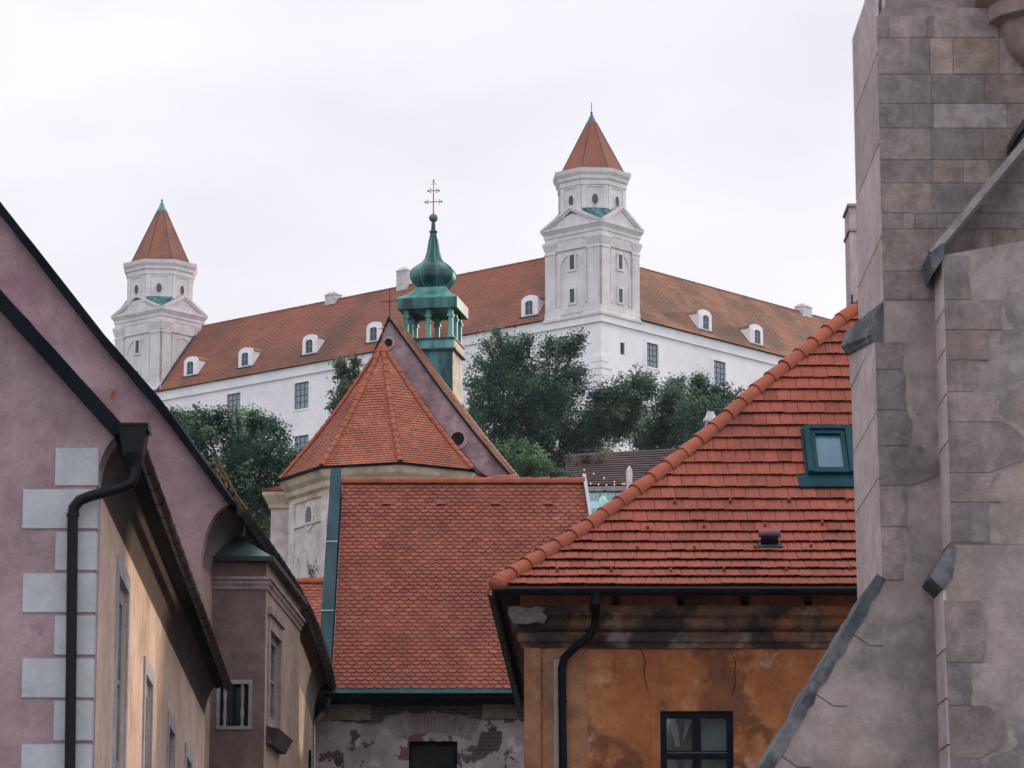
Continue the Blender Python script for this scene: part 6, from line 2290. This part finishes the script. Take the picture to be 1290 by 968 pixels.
# dressed stones: front ashlar of the upper stage, quoins lower down, and the pale reveals
def slab(mb, pix, Y, tint, proud=.014):
    mb.prism([atY(x, y, Y) + Vector((0, -proud, 0)) for x, y in pix], Vector((0, proud + .02, 0)), tint)
ash = MB()
ar = random.Random(21)
xe = lambda y: 1104.5 + (y - 20) / 360 * 8.5
ROWS = [(20, 48, [(1119, .12), (1167, .5), (1176, .15), (1258, .62), (1300, .4), (1340, .5)]), (48, 94, [(1146, .42), (1171, .5), (1200, .66), (1258, .52), (1290, .6), (1340, .4)]), (94, 131, [(1173, .47), (1240, .16), (1340, .2)]),
        (131, 162, [(1150, .24), (1175, .55), (1268, .8), (1340, .3)]), (162, 202, [(1172, .56), (1238, .22), (1290, .42), (1340, .5)]), (202, 231, [(1174, .2), (1213, .36), (1246, .66), (1290, .5), (1340, .4)]),
        (231, 269, [(1174, .34), (1236, .4), (1340, .5)]), (269, 289, [(1137, .26), (1152, .6), (1180, .2), (1260, .4), (1340, .5)]), (289, 342, [(1175, .4), (1250, .5), (1340, .4)]), (342, 378, [(1172, .16), (1240, .4), (1340, .5)])]
for y0, y1, blocks in ROWS:
    x_ = None
    for x1_, tn in blocks:
        j0, j1 = ar.uniform(-.5, .5), ar.uniform(-.5, .5)
        l0, l1 = (xe(y0), xe(y1)) if x_ is None else (x_ + .5, x_ + .5 + ar.uniform(-.6, .6))
        slab(ash, [(l0, y0 + .35 + j0 * .4), (x1_, y0 + .35 + j1 * .4), (x1_ + ar.uniform(-.5, .5), y1 - .35), (l1, y1 - .35)], YA, min(1, max(0, tn + ar.uniform(-.04, .04))))
        x_ = x1_
ash.build('ashlar_block', M['ashlar'], gc)
def quoins(xe, Y, stones, seed):
    ar = random.Random(seed)
    q_, sm = MB(), MB()
    for ya, yb, w, tn, curve in stones:
        k = 12
        inner, halo = [], []
        for i in range(k + 1):
            t = i / k
            y = ya + (yb - ya) * t
            bulge = curve * (math.sin(math.pi * t) - .45) * w * .5 if curve else 0
            wob = 3.2 * noise.noise((seed * 7.3 + ya * .11 + i * .34, 1.7, 0))
            if abs(curve) > .4 and t > .75:
                bulge -= (t - .75) * 4 * w * .25
            x = xe(y) + w + bulge + wob
            inner.append((x, y))
            halo.append((x + max(1.5, 9 + 22 * noise.noise((seed * 3.1 + y * .03, 9, 2)) + 5 * noise.noise((y * .16, 4, 2))), y))
        slab(q_, [(xe(ya), ya + .4)] + [(a, min(max(b, ya + .4), yb - .4)) for a, b in inner] + [(xe(yb), yb - .4)], Y, tn)
        slab(sm, [(xe(ya), ya - .5)] + halo + [(xe(yb), yb + .5)], Y, .5, .002)
    q_.build('quoin', M['ashlar'], gc)
    sm.build('mortar_smear', M['mortar_pale'], gc)
quoins(lambda y: 1102 + (y - 426) / 306 * 9.5, YA, [(431, 466, 34, .12, 0), (466, 517, 36, .38, 0), (517, 562, 40, .25, .3), (562, 612, 64, .14, .8), (612, 664, 33, .42, 0), (664, 731, 27, .5, 0)], 4)
quoins(lambda y: 1188 + (y - 322) / 364 * 10.5, YB_, [(322, 378, 32, .22, 0), (378, 416, 72, .2, 0), (416, 454, 54, .16, 0), (454, 494, 36, .36, 0), (494, 532, 62, .5, 0), (532, 596, 84, .2, .7), (596, 633, 58, .34, -.4), (633, 684, 48, .38, 0)], 9)
quoins(lambda y: 1188 + (y - 743) / 225 * 10, YB_ - .03, [(757, 835, 49, .34, .2), (835, 889, 30, .3, 0), (889, 956, 60, .1, .7), (956, 1010, 40, .3, 0)], 13)
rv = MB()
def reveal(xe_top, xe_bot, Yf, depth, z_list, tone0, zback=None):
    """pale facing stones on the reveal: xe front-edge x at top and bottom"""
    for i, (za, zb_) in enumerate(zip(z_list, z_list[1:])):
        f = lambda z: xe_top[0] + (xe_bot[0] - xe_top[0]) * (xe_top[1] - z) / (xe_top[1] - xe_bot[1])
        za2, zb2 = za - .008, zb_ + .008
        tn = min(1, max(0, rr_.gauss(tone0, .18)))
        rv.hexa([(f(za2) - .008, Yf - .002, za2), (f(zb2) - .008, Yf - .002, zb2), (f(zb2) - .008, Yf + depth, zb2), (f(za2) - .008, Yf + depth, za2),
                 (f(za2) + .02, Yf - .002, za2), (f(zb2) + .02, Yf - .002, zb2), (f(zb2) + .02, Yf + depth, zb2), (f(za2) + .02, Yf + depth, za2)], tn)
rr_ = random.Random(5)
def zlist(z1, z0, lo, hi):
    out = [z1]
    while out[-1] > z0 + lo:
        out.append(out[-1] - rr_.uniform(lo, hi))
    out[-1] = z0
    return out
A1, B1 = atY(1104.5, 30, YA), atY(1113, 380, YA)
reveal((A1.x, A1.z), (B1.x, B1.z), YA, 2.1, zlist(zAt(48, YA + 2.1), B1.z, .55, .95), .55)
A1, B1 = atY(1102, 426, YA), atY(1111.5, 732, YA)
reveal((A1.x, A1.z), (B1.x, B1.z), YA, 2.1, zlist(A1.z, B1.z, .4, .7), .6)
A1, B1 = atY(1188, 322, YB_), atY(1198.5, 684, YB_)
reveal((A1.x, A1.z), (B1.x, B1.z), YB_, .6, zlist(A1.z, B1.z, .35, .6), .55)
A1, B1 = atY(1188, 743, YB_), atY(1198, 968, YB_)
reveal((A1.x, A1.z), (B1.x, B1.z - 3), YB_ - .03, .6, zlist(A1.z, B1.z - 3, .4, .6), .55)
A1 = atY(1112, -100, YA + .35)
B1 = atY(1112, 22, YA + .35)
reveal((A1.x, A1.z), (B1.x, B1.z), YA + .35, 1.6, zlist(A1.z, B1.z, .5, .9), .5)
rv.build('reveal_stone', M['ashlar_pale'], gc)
# body of the church behind the buttresses
mb = MB()
mb.box(XRG - 5, XRG + 6, YA + .8, YA + 12, 0, 16)
mb.build('nave_wall', M['church_render'], gc)

# ================================================================== evening haze over the town
mb = MB()
mb.box(-720, 720, -170, 1020, -1.5, 150)
hz = mb.build('haze', M['grass'])
hz['kind'] = 'stuff'
hm = bpy.data.materials.new('haze_air')
hm.use_nodes = True
ht = hm.node_tree
for n in list(ht.nodes):
    ht.nodes.remove(n)
ho = ht.nodes.new('ShaderNodeOutputMaterial')
hv = ht.nodes.new('ShaderNodeVolumePrincipled')
hv.inputs['Color'].default_value = (.82, .9, 1.0, 1)
hv.inputs['Density'].default_value = 0.00006
ht.links.new(hv.outputs[0], ho.inputs['Volume'])
hz.data.materials[0] = hm
